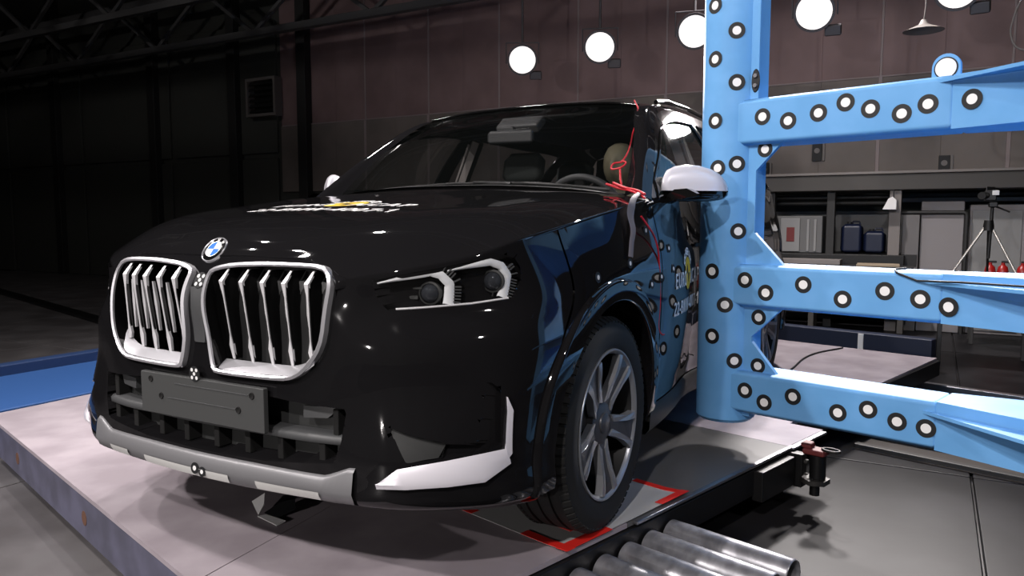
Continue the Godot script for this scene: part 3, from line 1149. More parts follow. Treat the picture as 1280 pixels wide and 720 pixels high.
	tag(obj("thin_cable", g, M.mark_black), "thin dark cable draped over the middle blue arm", "cable")

# ------------------------------------------------------------------ things at the back of the hall
func make_background() -> void:
	var g := Geo.new()
	# steel gallery shelf along the back wall with its posts
	var t := thing("gallery_shelf", "long grey steel storage shelf on posts along the back wall", "shelf", Vector3(0, 0, 0))
	g.box(Vector3(0.85, 1.425, -7.6), Vector3(9.0, 0.18, 0.8), 0.01)
	obj("top_beam", g, M.shelf_steel, t)
	g = Geo.new()
	g.box(Vector3(0.85, 1.53, -7.56), Vector3(9.0, 0.03, 0.76), 0.005)
	obj("top_edge", g, M.shelf_light, t)
	g = Geo.new()
	g.box(Vector3(-0.6, 0.55, -7.6), Vector3(4.2, 0.12, 0.75), 0.01)
	obj("lower_board", g, M.tripod_black, t)
	for x in [-2.6, -1.3, 0.044, 0.714]:
		g = Geo.new()
		g.box(Vector3(x, 0.54, -7.33), Vector3(0.09, 1.60, 0.09), 0.006)
		obj("post", g, M.shelf_dark, t)
	g = Geo.new()
	g.box(Vector3(1.385, 0.54, -7.30), Vector3(0.12, 1.60, 0.12), 0.006)
	obj("post", g, M.shelf_light, t)
	for x in [3.4, 5.2]:
		g = Geo.new()
		g.box(Vector3(x, 0.54, -7.33), Vector3(0.09, 1.60, 0.09), 0.006)
		obj("post", g, M.shelf_dark, t)
	for y in [1.20, 1.27]:
		g = Geo.new()
		g.cyl(Vector3(-2.6, y, -7.5), Vector3(1.4, y, -7.5), 0.025, 0.025, 8)
		obj("rail", g, M.shelf_dark, t)
	g = Geo.new()
	g.box(Vector3(0.6, 0.86, -7.93), Vector3(1.9, 0.5, 0.03), 0.005)
	obj("back_sheet", g, M.box_grey, t)
	# white storage crate with a red label
	t = thing("storage_box", "pale storage box with a red label on the shelf left of the blue canisters", "box", Vector3(0.345, 0.61, -7.52))
	g = Geo.new()
	g.box(Vector3(0, 0.22, 0), Vector3(0.56, 0.44, 0.36), 0.012)
	obj("body", g, M.box_grey, t)
	g = Geo.new()
	g.box(Vector3(-0.08, 0.215, 0.19), Vector3(0.22, 0.40, 0.02), 0.006)
	obj("door", g, M.box_white, t)
	g = Geo.new()
	g.box(Vector3(-0.075, 0.22, 0.201), Vector3(0.09, 0.17, 0.006), 0.001)
	obj("label", g, M.rust_red, t)
	for x in [0.12, 0.2]:
		g = Geo.new()
		g.box(Vector3(x, 0.21, 0.185), Vector3(0.03, 0.38, 0.02), 0.004)
		obj("slat", g, M.box_white, t)
	for i in 2:
		var h: float = [0.345, 0.265][i]
		t = thing("blue_canister", ["taller dark blue canister on the rear shelf", "shorter dark blue canister on the rear shelf, beside the taller one"][i], "canister", Vector3([0.934, 1.175][i], 0.61, -7.5), 0.0, "dark blue canisters on the shelf")
		g = Geo.new()
		g.box(Vector3(0, h / 2, 0), Vector3(0.235, h, 0.2), 0.045)
		obj("body", g, M.canister_blue, t)
		g = Geo.new()
		g.cyl(Vector3(-0.03, h - 0.002, 0), Vector3(-0.03, h + 0.022, 0), 0.03, 0.028, 14)
		obj("cap", g, M.mark_black, t)
		g = Geo.new()
		g.tube(PackedVector3Array([Vector3(-0.005, h - 0.01, 0), Vector3(0.01, h + 0.03, 0), Vector3(0.07, h + 0.03, 0), Vector3(0.085, h - 0.01, 0)]), 0.011, 8)
		obj("handle", g, M.canister_blue, t)
	t = thing("work_lamp", "small white lamp hood under the shelf at the pale post", "lamp", Vector3(1.34, 1.12, -7.2))
	g = Geo.new()
	g.plate(pv([-0.075, 0, 0.06, 0, 0.06, 0.10, 0.02, 0.14, -0.02, 0.12]), 0.08)
	obj("hood", g, M.white, t)
	g = Geo.new()
	g.cyl(Vector3(0.03, 0.12, 0.04), Vector3(0.03, 0.215, 0.04), 0.008, 0.008, 8)
	obj("stem", g, M.shelf_dark, t)
	# cabinets
	t = thing("tall_cabinet", "pale grey cabinet with a dark tubular frame left of the tripod", "cabinet", Vector3(1.85, -0.25, -7.55))
	g = Geo.new()
	g.box(Vector3(0, 0.73, 0), Vector3(0.42, 1.46, 0.3), 0.01)
	obj("body", g, M.cabinet, t)
	g = Geo.new()
	g.tube(PackedVector3Array([Vector3(-0.42, 1.335, 0.17), Vector3(0.20, 1.335, 0.17), Vector3(0.225, 1.32, 0.17), Vector3(0.232, 1.29, 0.17), Vector3(0.232, 0.0, 0.17)]), 0.022, 8)
	obj("tubular_frame", g, M.shelf_dark, t)
	t = thing("low_cupboard", "grey low cupboard between the pale shelf post and the tall cabinet", "cupboard", Vector3(1.545, -0.25, -7.5))
	g = Geo.new()
	g.box(Vector3(0, 0.655, 0), Vector3(0.175, 1.31, 0.3), 0.006)
	obj("body", g, M.cabinet_grey, t)
	g = Geo.new()
	g.box(Vector3(0, 0.80, 0.152), Vector3(0.15, 0.13, 0.012), 0.003)
	obj("dark_opening", g, M.shelf_dark, t)
	t = thing("wide_cabinet", "wide pale cabinet behind the camera tripod", "cabinet", Vector3(2.62, -0.25, -7.6))
	g = Geo.new()
	g.box(Vector3(0, 0.71, 0), Vector3(1.02, 1.42, 0.3), 0.01)
	obj("body", g, M.cabinet, t)
	for x in [-0.48, 0.02]:
		g = Geo.new()
		g.box(Vector3(x + 0.225, 0.70, 0.155), Vector3(0.46, 1.32, 0.012), 0.005)
		obj("door", g, M.box_white, t)
	g = Geo.new()
	g.box(Vector3(2.35, 1.29, -7.86), Vector3(2.0, 0.05, 0.1), 0.008)
	tag(obj("cable_duct", g, M.shelf_dark), "dark cable duct running under the rear shelf above the cabinets", "duct")
	g = Geo.new()
	g.box(Vector3(2.35, 1.235, -7.86), Vector3(2.0, 0.05, 0.16), 0.008)
	tag(obj("pale_duct", g, M.cabinet), "pale duct running over the tops of the cabinets", "duct")
	for i in 3:
		t = thing("red_extinguisher", ["small red extinguisher behind the tripod's middle leg", "small red extinguisher between the tripod's legs", "small red extinguisher at the picture's right edge"][i], "extinguisher", Vector3([2.29, 2.40, 2.565][i], 0.12, -6.8), 0.0, "red extinguishers on the low table")
		g = Geo.new()
		g.lathe(PackedVector2Array([Vector2(0, 0), Vector2(0.048, 0), Vector2(0.052, 0.01), Vector2(0.052, 0.36), Vector2(0.042, 0.41), Vector2(0.016, 0.435), Vector2(0.016, 0.455), Vector2(0, 0.455)]), Transform3D(Basis(Vector3.RIGHT, -PI / 2), Vector3.ZERO), 20)
		obj("bottle", g, M.red_paint, t)
		g = Geo.new()
		g.box(Vector3(0.02, 0.462, 0), Vector3(0.07, 0.022, 0.025), 0.005)
		obj("valve", g, M.mark_black, t)
	t = thing("low_table", "low dark table that carries the red extinguishers", "table", Vector3(2.55, -0.25, -6.8))
	g = Geo.new()
	g.box(Vector3(0, 0.35, 0), Vector3(0.9, 0.04, 0.4), 0.005)
	obj("top", g, M.shelf_dark, t)
	for x in [-0.4, 0.4]:
		for z in [-0.16, 0.16]:
			g = Geo.new()
			g.box(Vector3(x, 0.165, z), Vector3(0.04, 0.33, 0.04), 0.004)
			obj("leg", g, M.shelf_dark, t)
	# boards on trestles in front of the shelf
	t = thing("trestle_bench", "dark low bench in front of the rear shelf with boards on it", "bench", Vector3(0.6, -0.22, -6.95))
	g = Geo.new()
	g.box(Vector3(0, 0.69, 0), Vector3(2.0, 0.06, 0.4), 0.006)
	obj("top", g, M.shelf_dark, t)
	g = Geo.new()
	g.box(Vector3(0, 0.40, -0.1), Vector3(1.9, 0.5, 0.03), 0.004)
	obj("back_panel", g, M.shelf_steel, t)
	for x in [-0.9, 0.0, 0.9]:
		g = Geo.new()
		g.box(Vector3(x, 0.33, 0.0), Vector3(0.06, 0.66, 0.3), 0.004)
		obj("leg", g, M.shelf_steel, t)
	g = Geo.new()
	g.box(Vector3(1.26, 0.515, -6.85), Vector3(0.42, 0.026, 0.26), 0.004, Basis(Vector3.UP, 0.05))
	tag(obj("pale_board", g, M.wood), "pale wooden board lying at the right end of the dark bench", "board")
	g = Geo.new()
	g.box(Vector3(0.40, 0.530, -7.02), Vector3(0.95, 0.055, 0.22), 0.004, Basis(Vector3.UP, -0.02))
	tag(obj("brown_board", g, M.shelf_light), "long brownish board lying at the left end of the dark bench", "board")
	# black target plates with one light dot on the back wall
	for i in 3:
		t = thing("target_plate", ["small black target plate just right of the blue pole on the rear wall", "black target plate high on the rear wall below the upper blue arm", "black target plate on the rear wall above the tripod"][i], "target", Vector3([-0.18, 0.452, 1.843][i], [1.63, 1.845, 1.643][i], -7.955), 0.0, "black target plates on the back wall")
		g = Geo.new()
		g.box(Vector3(0, 0, 0), Vector3(0.115, 0.215, 0.02), 0.003)
		obj("plate", g, M.mark_black, t)
		g = Geo.new()
		g.lathe(PackedVector2Array([Vector2(0.033, 0.01), Vector2(0.033, 0.013), Vector2(0, 0.013)]), Transform3D(Basis.IDENTITY, Vector3(0, 0.02, 0)), 20)
		obj("light_dot", g, M.shelf_light, t)
		g = Geo.new()
		g.box(Vector3(0.075, 0, -0.02), Vector3(0.03, 0.215, 0.03), 0.003)
		obj("bracket", g, M.shelf_light, t)
	# camera on a tripod
	t = thing("camera_tripod", "tripod with silver legs and black column on a dark table by the rear cabinets", "tripod", Vector3(2.19, 0.512, -5.5))
	g = Geo.new()
	g.cyl(Vector3(0, 0.40, 0), Vector3(0, 0.49, 0), 0.045, 0.035, 12)
	obj("hub", g, M.tripod_black, t)
	g = Geo.new()
	g.cyl(Vector3(0.01, 0.16, 0), Vector3(0.02, 0.60, 0), 0.014, 0.014, 10)
	obj("centre_column", g, M.tripod_black, t)
	for a in [[-0.265, 0.05], [0.225, 0.10], [0.02, -0.22]]:
		g = Geo.new()
		var d := Vector3(a[0], 0, a[1])
		g.cyl(Vector3(0, 0.44, 0) + d * 0.08, Vector3(0, 0.012, 0) + d, 0.012, 0.010, 10)
		var lg := obj("leg", g, M.tripod_silver if a[1] > 0.0 else M.tripod_black, t)
		g = Geo.new()
		g.sphere(Vector3(0, 0.014, 0) + d, Vector3.ONE * 0.016, 10)
		obj("foot", g, M.tripod_black, lg)
	g = Geo.new()
	g.box(Vector3(0.025, 0.625, 0), Vector3(0.07, 0.05, 0.08), 0.01)
	g.bar(Vector3(0.04, 0.61, 0.0), Vector3(0.14, 0.56, 0.1), 0.012, 0.012)
	obj("pan_head", g, M.tripod_black, t)
	t = thing("equipment_table", "dark narrow table that carries the tripod", "table", Vector3(2.19, -0.25, -5.5))
	g = Geo.new()
	g.box(Vector3(0, 0.745, 0), Vector3(0.72, 0.03, 0.62), 0.005)
	obj("top", g, M.shelf_dark, t)
	for x in [-0.33, 0.33]:
		for z in [-0.28, 0.28]:
			g = Geo.new()
			g.box(Vector3(x, 0.365, z), Vector3(0.035, 0.73, 0.035), 0.004)
			obj("leg", g, M.shelf_dark, t)
	t = thing("video_camera", "small black video camera with a pale side on the tripod", "camera", Vector3(2.19, 1.16, -5.5))
	g = Geo.new()
	g.box(Vector3(0, 0.055, 0), Vector3(0.085, 0.09, 0.15), 0.008)
	obj("body", g, M.tripod_black, t)
	g = Geo.new()
	g.cyl(Vector3(-0.03, 0.055, 0.06), Vector3(-0.07, 0.05, 0.15), 0.028, 0.032, 16)
	obj("lens", g, M.tripod_black, t)
	g = Geo.new()
	g.box(Vector3(0.035, 0.075, 0.078), Vector3(0.05, 0.04, 0.012), 0.002)
	obj("pale_panel", g, M.white, t)
	g = Geo.new()
	g.tube(PackedVector3Array([Vector3(-0.03, 0.1, 0.03), Vector3(-0.03, 0.125, 0.03), Vector3(0.03, 0.125, -0.03), Vector3(0.03, 0.1, -0.03)]), 0.006, 6)
	obj("handle", g, M.tripod_black, t)
	# pendant lamp, unlit, near the top of the picture, and a hanging cable
	t = thing("pendant_lamp", "unlit shallow pendant lamp shade hanging high right of the blue pole", "lamp", Vector3(1.63, 2.56, -5.0))
	g = Geo.new()
	g.lathe(PackedVector2Array([Vector2(0.155, 0.0), Vector2(0.11, 0.02), Vector2(0.04, 0.05), Vector2(0.02, 0.09), Vector2(0.0, 0.09)]), Transform3D(Basis(Vector3.RIGHT, -PI / 2), Vector3.ZERO), 28)
	obj("shade", g, M.shelf_light, t)
	g = Geo.new()
	g.tube(PackedVector3Array([Vector3(0, 0.09, 0), Vector3(0.01, 0.2, 0), Vector3(-0.005, 1.2, 0), Vector3(0, 3.95, 0)]), 0.006, 6)
	obj("flex", g, M.shelf_light, t)
	g = Geo.new()
	var c := PackedVector3Array()
	for p in [Vector3(2.9, 6.5, -5.0), Vector3(2.55, 3.6, -5.0), Vector3(2.33, 2.80, -5.0), Vector3(2.26, 2.62, -5.0), Vector3(2.24, 2.45, -5.0), Vector3(2.28, 2.36, -5.0), Vector3(2.5, 2.33, -5.0), Vector3(2.8, 2.6, -5.0), Vector3(3.3, 6.5, -5.0)]:
		c.append(p)
	var cc := PackedVector3Array()
	for k in 49:
		cc.append(spline(c, k / 48.0 * 7.999))
	g.tube(cc, 0.008, 6)
	tag(obj("hanging_cable", g, M.shelf_light), "looped pale cable hanging at the top right corner", "cable")
	# blue steel floor edge left of the sled, low blue barrier behind it, rails
	t = thing("blue_kerb", "long blue steel plate with a raised edge on the floor left of the sled", "kerb", Vector3(0, 0, 0))
	g = Geo.new()
	g.box(Vector3(-3.02, -0.09, -2.0), Vector3(1.0, 0.17, 6.4), 0.01)
	obj("plate", g, M.floor_blue, t)
	g = Geo.new()
	g.box(Vector3(-3.50, 0.00, -2.0), Vector3(0.10, 0.13, 6.4), 0.01)
	obj("raised_edge", g, M.kerb_blue_shaded, t)
	t = thing("rear_barrier", "low dark blue barrier on the floor behind the white sled boards", "barrier", Vector3(1.1, -0.25, -5.0), TURN)
	g = Geo.new()
	g.box(Vector3(-0.55, 0.14, 0), Vector3(2.6, 0.28, 0.12), 0.01)
	obj("beam", g, M.navy, t)
	g = Geo.new()
	g.box(Vector3(0.19, 0.17, 0.065), Vector3(0.045, 0.20, 0.012), 0.002)
	obj("white_strip", g, M.white, t)
	g = Geo.new()
	g.box(Vector3(0.9, -0.22, -4.37), Vector3(1.2, 0.06, 0.06), 0.008)
	var rl := obj("silver_rail", g, M.steel)
	rl.transform = Transform3D(Basis(Vector3.UP, TURN), Vector3.ZERO) * Transform3D(Basis.IDENTITY, Vector3(0, 0, 0))
	tag(rl, "bright silver rail on the floor behind the right corner of the sled", "rail")
	t = thing("floor_track", "pair of dull steel track rails set on the floor under the blue arms", "rail", Vector3.ZERO, TURN)
	for z in [-2.56, -2.80]:
		g = Geo.new()
		g.box(Vector3(2.4, -0.235, z), Vector3(3.2, 0.03, 0.05), 0.006)
		obj("rail", g, M.iron, t)
	g = Geo.new()
	g.box(Vector3(2.4, -0.247, -2.68), Vector3(3.2, 0.008, 0.30), 0.002)
	obj("bed", g, M.track_bed, t)
	t = thing("floor_channel", "dark steel cable channel crossing the floor far left", "channel", Vector3.ZERO, TURN)
	g = Geo.new()
	g.box(Vector3(-9.0, -0.23, -1.28), Vector3(9.5, 0.05, 0.16), 0.006)
	obj("cover", g, M.dark_steel, t)

# ------------------------------------------------------------------ loose things on the sled
func make_small_things() -> void:
	# paper mat under the front wheel, edges curled, red tape at its corners
	var bs := Basis(Vector3.UP, TURN)
	var place := func(x: float, z: float, l := 0.0) -> Vector3:
		# lifts where the edges curl up; pressed flat under the tyre
		var e := clampf((x - 0.80) / 0.12, 0, 1) * (0.5 + 0.5 * clampf((-0.30 - z) / 0.35, 0, 1))
		return bs * Vector3(x, 0.0035 + 0.012 * e + l, z)
	var t := thing("floor_mat", "grey paper mat with red tape edges under the front wheel", "mat")
	var patch := func(called: String, x0: float, x1: float, z0: float, z1: float, m: Material, lift: float) -> void:
		var rows := []
		for i in 13:
			var r := PackedVector3Array()
			for j in 13:
				r.append(place.call(lerpf(x0, x1, i / 12.0), lerpf(z0, z1, j / 12.0), lift))
			rows.append(r)
		var g := Geo.new()
		g.grid(rows, -1.0)
		var low := []
		for r in rows:
			var q := PackedVector3Array()
			for p in r:
				q.append(p - Vector3(0, 0.002, 0))
			low.append(q)
		g.grid(low, 1.0)
		for e in 12:
			g.fquad(rows[e][0], rows[e + 1][0], low[e + 1][0], low[e][0], Vector3.BACK)
			g.fquad(rows[e][12], rows[e + 1][12], low[e + 1][12], low[e][12], Vector3.BACK)
			g.fquad(rows[0][e], rows[0][e + 1], low[0][e + 1], low[0][e], Vector3.LEFT)
			g.fquad(rows[12][e], rows[12][e + 1], low[12][e + 1], low[12][e], Vector3.RIGHT)
		obj(called, g, m, t)
	patch.call("sheet", 0.405, 0.885, -0.685, -0.005, M.mat_grey, 0.0)
	patch.call("red_tape", 0.85, 0.893, -0.23, 0.0, M.red_tape, 0.002)
	patch.call("red_tape", 0.70, 0.90, -0.035, 0.0, M.red_tape, 0.004)
	patch.call("red_tape", 0.405, 0.46, -0.04, -0.003, M.red_tape, 0.002)
	patch.call("red_tape", 0.66, 0.89, -0.69, -0.66, M.red_tape, 0.002)
	patch.call("red_tape", 0.86, 0.893, -0.69, -0.52, M.red_tape, 0.004)
	patch.call("red_tape", 0.70, 0.80, -0.17, -0.13, M.red_tape, 0.002)
	# torn tape scrap with its dark fold
	t = thing("tape_scrap", "crumpled scrap of pale tape on the white boards before the bumper", "scrap", Vector3(-0.12, 0, 0.48))
	var g := Geo.new()
	g.plate(pv([-0.115, 0.02, -0.085, 0.06, -0.055, 0.02, -0.05, -0.02]), 0.004, Transform3D(Basis(Vector3.RIGHT, -0.9), Vector3(0, 0.02, 0.0)))
	g.plate(pv([-0.05, 0.0, 0.06, -0.02, 0.065, 0.015, -0.03, 0.02]), 0.004, Transform3D(Basis(Vector3.RIGHT, -1.45), Vector3(0, 0.004, 0.02)))
	obj("flap", g, M.white, t)
	g = Geo.new()
	g.plate(pv([-0.05, 0.0, 0.02, 0.0, 0.05, 0.05, 0.01, 0.09, -0.03, 0.06]), 0.004, Transform3D(Basis(Vector3.RIGHT, -1.2), Vector3(0, 0.006, -0.01)))
	obj("dark_fold", g, M.mark_black, t)
	# cable on the rear boards
	var c := PackedVector3Array()
	for q in [[0.52, -2.75], [0.40, -2.85], [0.25, -2.95], [0.1, -3.35], [0.0, -3.9], [0.05, -4.3]]:
		c.append(bs * Vector3(q[0], 0.006, q[1]))
	var cc := PackedVector3Array()
	for k in 31:
		cc.append(spline(c, k / 30.0 * 4.999))
	g = Geo.new()
	g.tube(cc, 0.006, 6)
	tag(obj("deck_cable", g, M.mark_black), "thin dark cable lying across the rear white boards", "cable")

	# crash dummy behind the wheel: torso, neck and head in one skin, arms to the wheel
	t = thing("crash_dummy", "pale crash test dummy in the driver's seat behind the windscreen", "dummy", Vector3(.37, 0, -1.42))
	var rings := [[.64, .02, .17, .12], [.72, .0, .18, .13], [.84, -.04, .175, .12], [.96, -.07, .19, .12], [1.06, -.08, .20, .11], [1.11, -.08, .15, .09], [1.135, -.07, .075, .065], [1.165, -.05, .055, .058], [1.195, -.03, .055, .062], [1.215, -.005, .066, .082], [1.25, .005, .074, .096], [1.285, .002, .078, .102], [1.33, -.005, .076, .100], [1.37, -.012, .060, .080], [1.392, -.015, .032, .042], [1.398, -.015, .001, .001]]
	var rows := []
	for e in rings:
		var row := PackedVector3Array()
		for k in 33:
			var a := TAU * k / 32
			var p := Vector3(cos(a) * e[2], e[0], e[1] + sin(a) * e[3])
			if e[0] > 1.24 and e[0] < 1.30 and absf(cos(a)) < .22 and sin(a) > 0.0:
				p.z += .022 * (1.0 - absf(cos(a)) / .22)
			if e[0] == 1.285 and absf(absf(cos(a)) - .38) < .12 and sin(a) > 0.0:
				p.z -= .010
			row.append(p)
		rows.append(row)
	g = Geo.new()
	g.grid(rows, -1.0, true)
	for s in [-1.0, 1.0]:
		var arm := PackedVector3Array()
		for q in [Vector3(.17 * s, 1.04, -.07), Vector3(.21 * s, .95, -.03), Vector3(.22 * s, .83, .08), Vector3(.20 * s, .86, .22), Vector3(.185 * s, .93, .36)]:
			arm.append(q)
		var fine := PackedVector3Array()
		for k in 25:
			fine.append(spline(arm, k / 24.0 * 3.999))
		g.tube(fine, .048, 12, false, .033)
	obj("body", g, M.skin, t)

# ------------------------------------------------------------------ the car
const HL := [.548, .848, .556, .858, .60, .868, .68, .884, .745, .902, .79, .916, .806, .908, .817, .880, .819, .846, .808, .798, .742, .787, .655, .781, .585, .777, .562, .80]
const KID := [.034, .865, .058, .877, .113, .887, .223, .893, .322, .892, .394, .889, .424, .881, .441, .861, .448, .834, .447, .782, .441, .705, .425, .660, .384, .612, .35, .594, .313, .588, .211, .586, .107, .586, .067, .589, .056, .619, .047, .666, .040, .74, .036, .82]
const INTAKE := [-.50, .525, -.49, .44, -.47, .385, -.25, .362, 0, .358, .25, .362, .47, .385, .49, .44, .50, .525, .25, .54, 0, .545, -.25, .54]
const POCKET := [.600, .492, .66, .470, .74, .446, .792, .440, .800, .60, .826, .570, .832, .43, .80, .405, .742, .402, .655, .392]
const AX := -2.692
const WHEEL_R := 0.352

func arch_clip(rows: Array, z0: float, r: float, keep: Array) -> void:
	var ni := rows.size()
	var nj: int = rows[0].size()
	var inside := []
	for i in ni:
		var a := []
		for j in nj:
			var p: Vector3 = rows[i][j]
			a.append(Vector2(p.z - z0, p.y - .345).length() < r)
		inside.append(a)
	for i in ni - 1:
		for j in nj - 1:
			if inside[i][j] and inside[i + 1][j] and inside[i][j + 1] and inside[i + 1][j + 1]:
				keep[i][j] = false
	for i in ni:
		var row: PackedVector3Array = rows[i]
		for j in nj:
			if inside[i][j]:
				var p := row[j]
				var d := Vector2(p.z - z0, p.y - .345)
				if d.length() > r * 0.80:
					d = d.normalized() * r
					row[j] = Vector3(p.x, .345 + d.y, z0 + d.x)
		rows[i] = row

func all_keep(rows: Array) -> Array:
	var k := []
	for i in rows.size() - 1:
		var a := []
		a.resize(rows[0].size() - 1)
		a.fill(true)
		k.append(a)
	return k

func ring_panel(called: String, car: Node3D, s0: float, s1: float, ns: int, nt: int, arches: Array) -> void:
	var rows := ring_grid(s0, s1, ns, 0.0, 6.0, nt)
	var keep := all_keep(rows)
	for a in arches:
		arch_clip(rows, a, 0.425, keep)
	var g := Geo.new()
	g.grid(rows, 1.0 if s0 > -0.5 else 1.0, false, keep)
	obj(called, g, M.paint, car)

func patch_rows(ctrl: Array, nu: int, nv: int, dented := true) -> Array:
	# ctrl: rows of points; spline both ways
	var out := []
	var cols := []
	for r in ctrl:
		var row := PackedVector3Array()
		for j in nv + 1:
			row.append(spline(r, float(j) / nv * (r.size() - 1)))
		cols.append(row)
	for i in nu + 1:
		var row := PackedVector3Array()
		for j in nv + 1:
			var c := PackedVector3Array()
			for q in cols:
				c.append(q[j])
			var p := spline(c, float(i) / nu * (ctrl.size() - 1))
			row.append(dent(p) if dented else p)
		out.append(row)
	return out

func flip_x(rows: Array) -> Array:
	var out := []
	for r in rows:
		var q := PackedVector3Array()
		for p in r:
			q.append(Vector3(-p.x, p.y, p.z))
		out.append(q)
	return out

func both(a: Array) -> PackedVector3Array:
	# edge .. centre, then mirrored on
	var q := PackedVector3Array()
	for p in a:
		q.append(p)
	for k in range(a.size() - 2, -1, -1):
		q.append(a[k] * Vector3(-1, 1, 1))
	return q

func make_car() -> void:
	var car := thing("car", "black crossover car with twin chrome-framed grilles, silver mirror caps and test stickers, on the sled", "car")
	# lookup tables of the skin
	front_tab = Table.new(0.0, 0.90, 0.25, 0.99, 0.01)
	front_tab.fill(ring_grid(0.0, 7.6, 150, 0.0, 6.0, 90), func(p: Vector3) -> Vector3: return Vector3(p.x, p.y, p.z))
	side_tab = Table.new(-0.75, 0.7, 0.22, 1.05, 0.01)
	side_tab.fill(ring_grid(4.5, 11.0, 150, 0.0, 6.0, 90), func(p: Vector3) -> Vector3: return Vector3(p.z, p.y, p.x))
	# front bumper with its recesses
	var rows := ring_grid(-6.98, 6.98, 400, 0.0, 6.0, 130)
	var kid := rounded(pv(KID), 1)
	var hl := pv(HL)
	var intake := pv(INTAKE)
	var pocket := pv(POCKET)
	intake = intake_half(intake)
	var sunk := PackedInt32Array()
	var depth := PackedFloat32Array()
	for i in rows.size():
		var row: PackedVector3Array = rows[i]
		for j in row.size():
			var p := row[j]
			if p.z > 0.2:
				var q := Vector2(absf(p.x), p.y)
				var d := 0.0
				if q.y > 0.57 and Geometry2D.is_point_in_polygon(q, kid):
					d = 0.06
				elif q.y > 0.76 and q.x > .5 and Geometry2D.is_point_in_polygon(q, hl):
					d = 0.05
				elif q.y < 0.56 and q.x < .52 and Geometry2D.is_point_in_polygon(q, intake):
					d = 0.07
				elif q.y < 0.61 and q.x > .57 and Geometry2D.is_point_in_polygon(q, pocket):
					d = 0.035
				# corners near an outline move onto it, so that its edge runs clean
				for poly in [kid, hl, intake, pocket]:
					if q.distance_squared_to(poly[0]) > 1.2:
						continue
					var best := 0.0052
					var to := q
					for e in poly.size():
						var c := Geometry2D.get_closest_point_to_segment(q, poly[e], poly[(e + 1) % poly.size()])
						if c.distance_to(q) < best:
							best = c.distance_to(q)
							to = c
					if best < 0.0052:
						d = 0.0
						p = Vector3(to.x * (1.0 if p.x >= 0.0 else -1.0), to.y, fz(to.x, to.y))
						row[j] = p
				if d > 0.0:
					sunk.append(i * row.size() + j)
					depth.append(d)
		rows[i] = row
	var keep := all_keep(rows)
	arch_clip(rows, 0.0, 0.425, keep)
	var g := Geo.new()
	g.grid(rows, 1.0, false, keep)
	for e in sunk.size(): # sink the openings after the normals are known, so that their rims shade flat
		g.v[sunk[e]] -= Vector3(0, 0, depth[e])
	obj("front_bumper", g, M.paint, car)
	for sg in [1.0, -1.0]:
		ring_panel("fender", car, 7.02 * sg, 9.985 * sg, 110, 100, [0.0])
		ring_panel("front_door", car, 10.01 * sg, 11.55 * sg, 60, 60, [])
		ring_panel("rear_door", car, 11.57 * sg, 12.6 * sg, 40, 60, [AX])
		ring_panel("rear_quarter", car, 12.62 * sg, 15.5 * sg, 100, 90, [AX])
	ring_panel("rear_bumper", car, 15.52, 18.0, 30, 30, [])
	ring_panel("rear_bumper", car, -15.52, -18.0, 30, 30, [])
	# hood
	var hood_c := [
		[Vector3(.462, .850, .782), Vector3(.388, .890, .760), Vector3(.20, .908, .784), Vector3(0, .908, .789)],
		[Vector3(.545, .866, .738), Vector3(.435, .915, .722), Vector3(.21, .932, .765), Vector3(0, .935, .766)],
		[Vector3(.62, .880, .692), Vector3(.495, .945, .665), Vector3(.23, .960, .715), Vector3(0, .965, .720)],
		[Vector3(.74, .910, .574), Vector3(.595, .982, .545), Vector3(.27, 1.002, .59), Vector3(0, 1.007, .60)],
		[Vector3(.810, .952, .438), Vector3(.67, 1.016, .38), Vector3(.30, 1.036, .40), Vector3(0, 1.041, .40)],
		[Vector3(.843, .982, .28), Vector3(.715, 1.037, .20), Vector3(.31, 1.060, .20), Vector3(0, 1.065, .20)],
		[Vector3(.854, 1.022, 0), Vector3(.737, 1.066, -.05), Vector3(.31, 1.092, -.05), Vector3(0, 1.096, -.05)],
		[Vector3(.860, 1.059, -.28), Vector3(.745, 1.093, -.34), Vector3(.31, 1.122, -.27), Vector3(0, 1.127, -.25)],
		[Vector3(.856, 1.080, -.44), Vector3(.745, 1.102, -.50), Vector3(.31, 1.136, -.42), Vector3(0, 1.140, -.395)]]
	var hc := []
	for r in hood_c:
		hc.append(both(r))
	var hood := patch_rows(hc, 90, 80, false)
	# fold the rim down so that the shut line reads as a gap
	for i in hood.size():
		var row: PackedVector3Array = hood[i]
		var a := row[0] + Vector3(-.004, -.02, 0)
		var b := row[row.size() - 1] + Vector3(.004, -.02, 0)
		row.insert(0, a)
		row.append(b)
		hood[i] = row
	var f0: PackedVector3Array = hood[0]
	var fold := PackedVector3Array()
	for p in f0:
		fold.append(p + Vector3(0, -.02, -.004))
	hood.insert(0, fold)
	g = Geo.new()
	g.grid(hood, 1.0)
	obj("hood", g, M.paint, car)
	hood_tab = Table.new(0.0, 0.9, -0.45, 0.80, 0.01)
	hood_tab.fill(hood, func(p: Vector3) -> Vector3: return Vector3(p.x, p.z, p.y))
	car_front(car, kid, hl)
	car_sides(car)
	car_greenhouse(car)
	car_inside(car)
	car_wheels(car)
	car_marks(car)

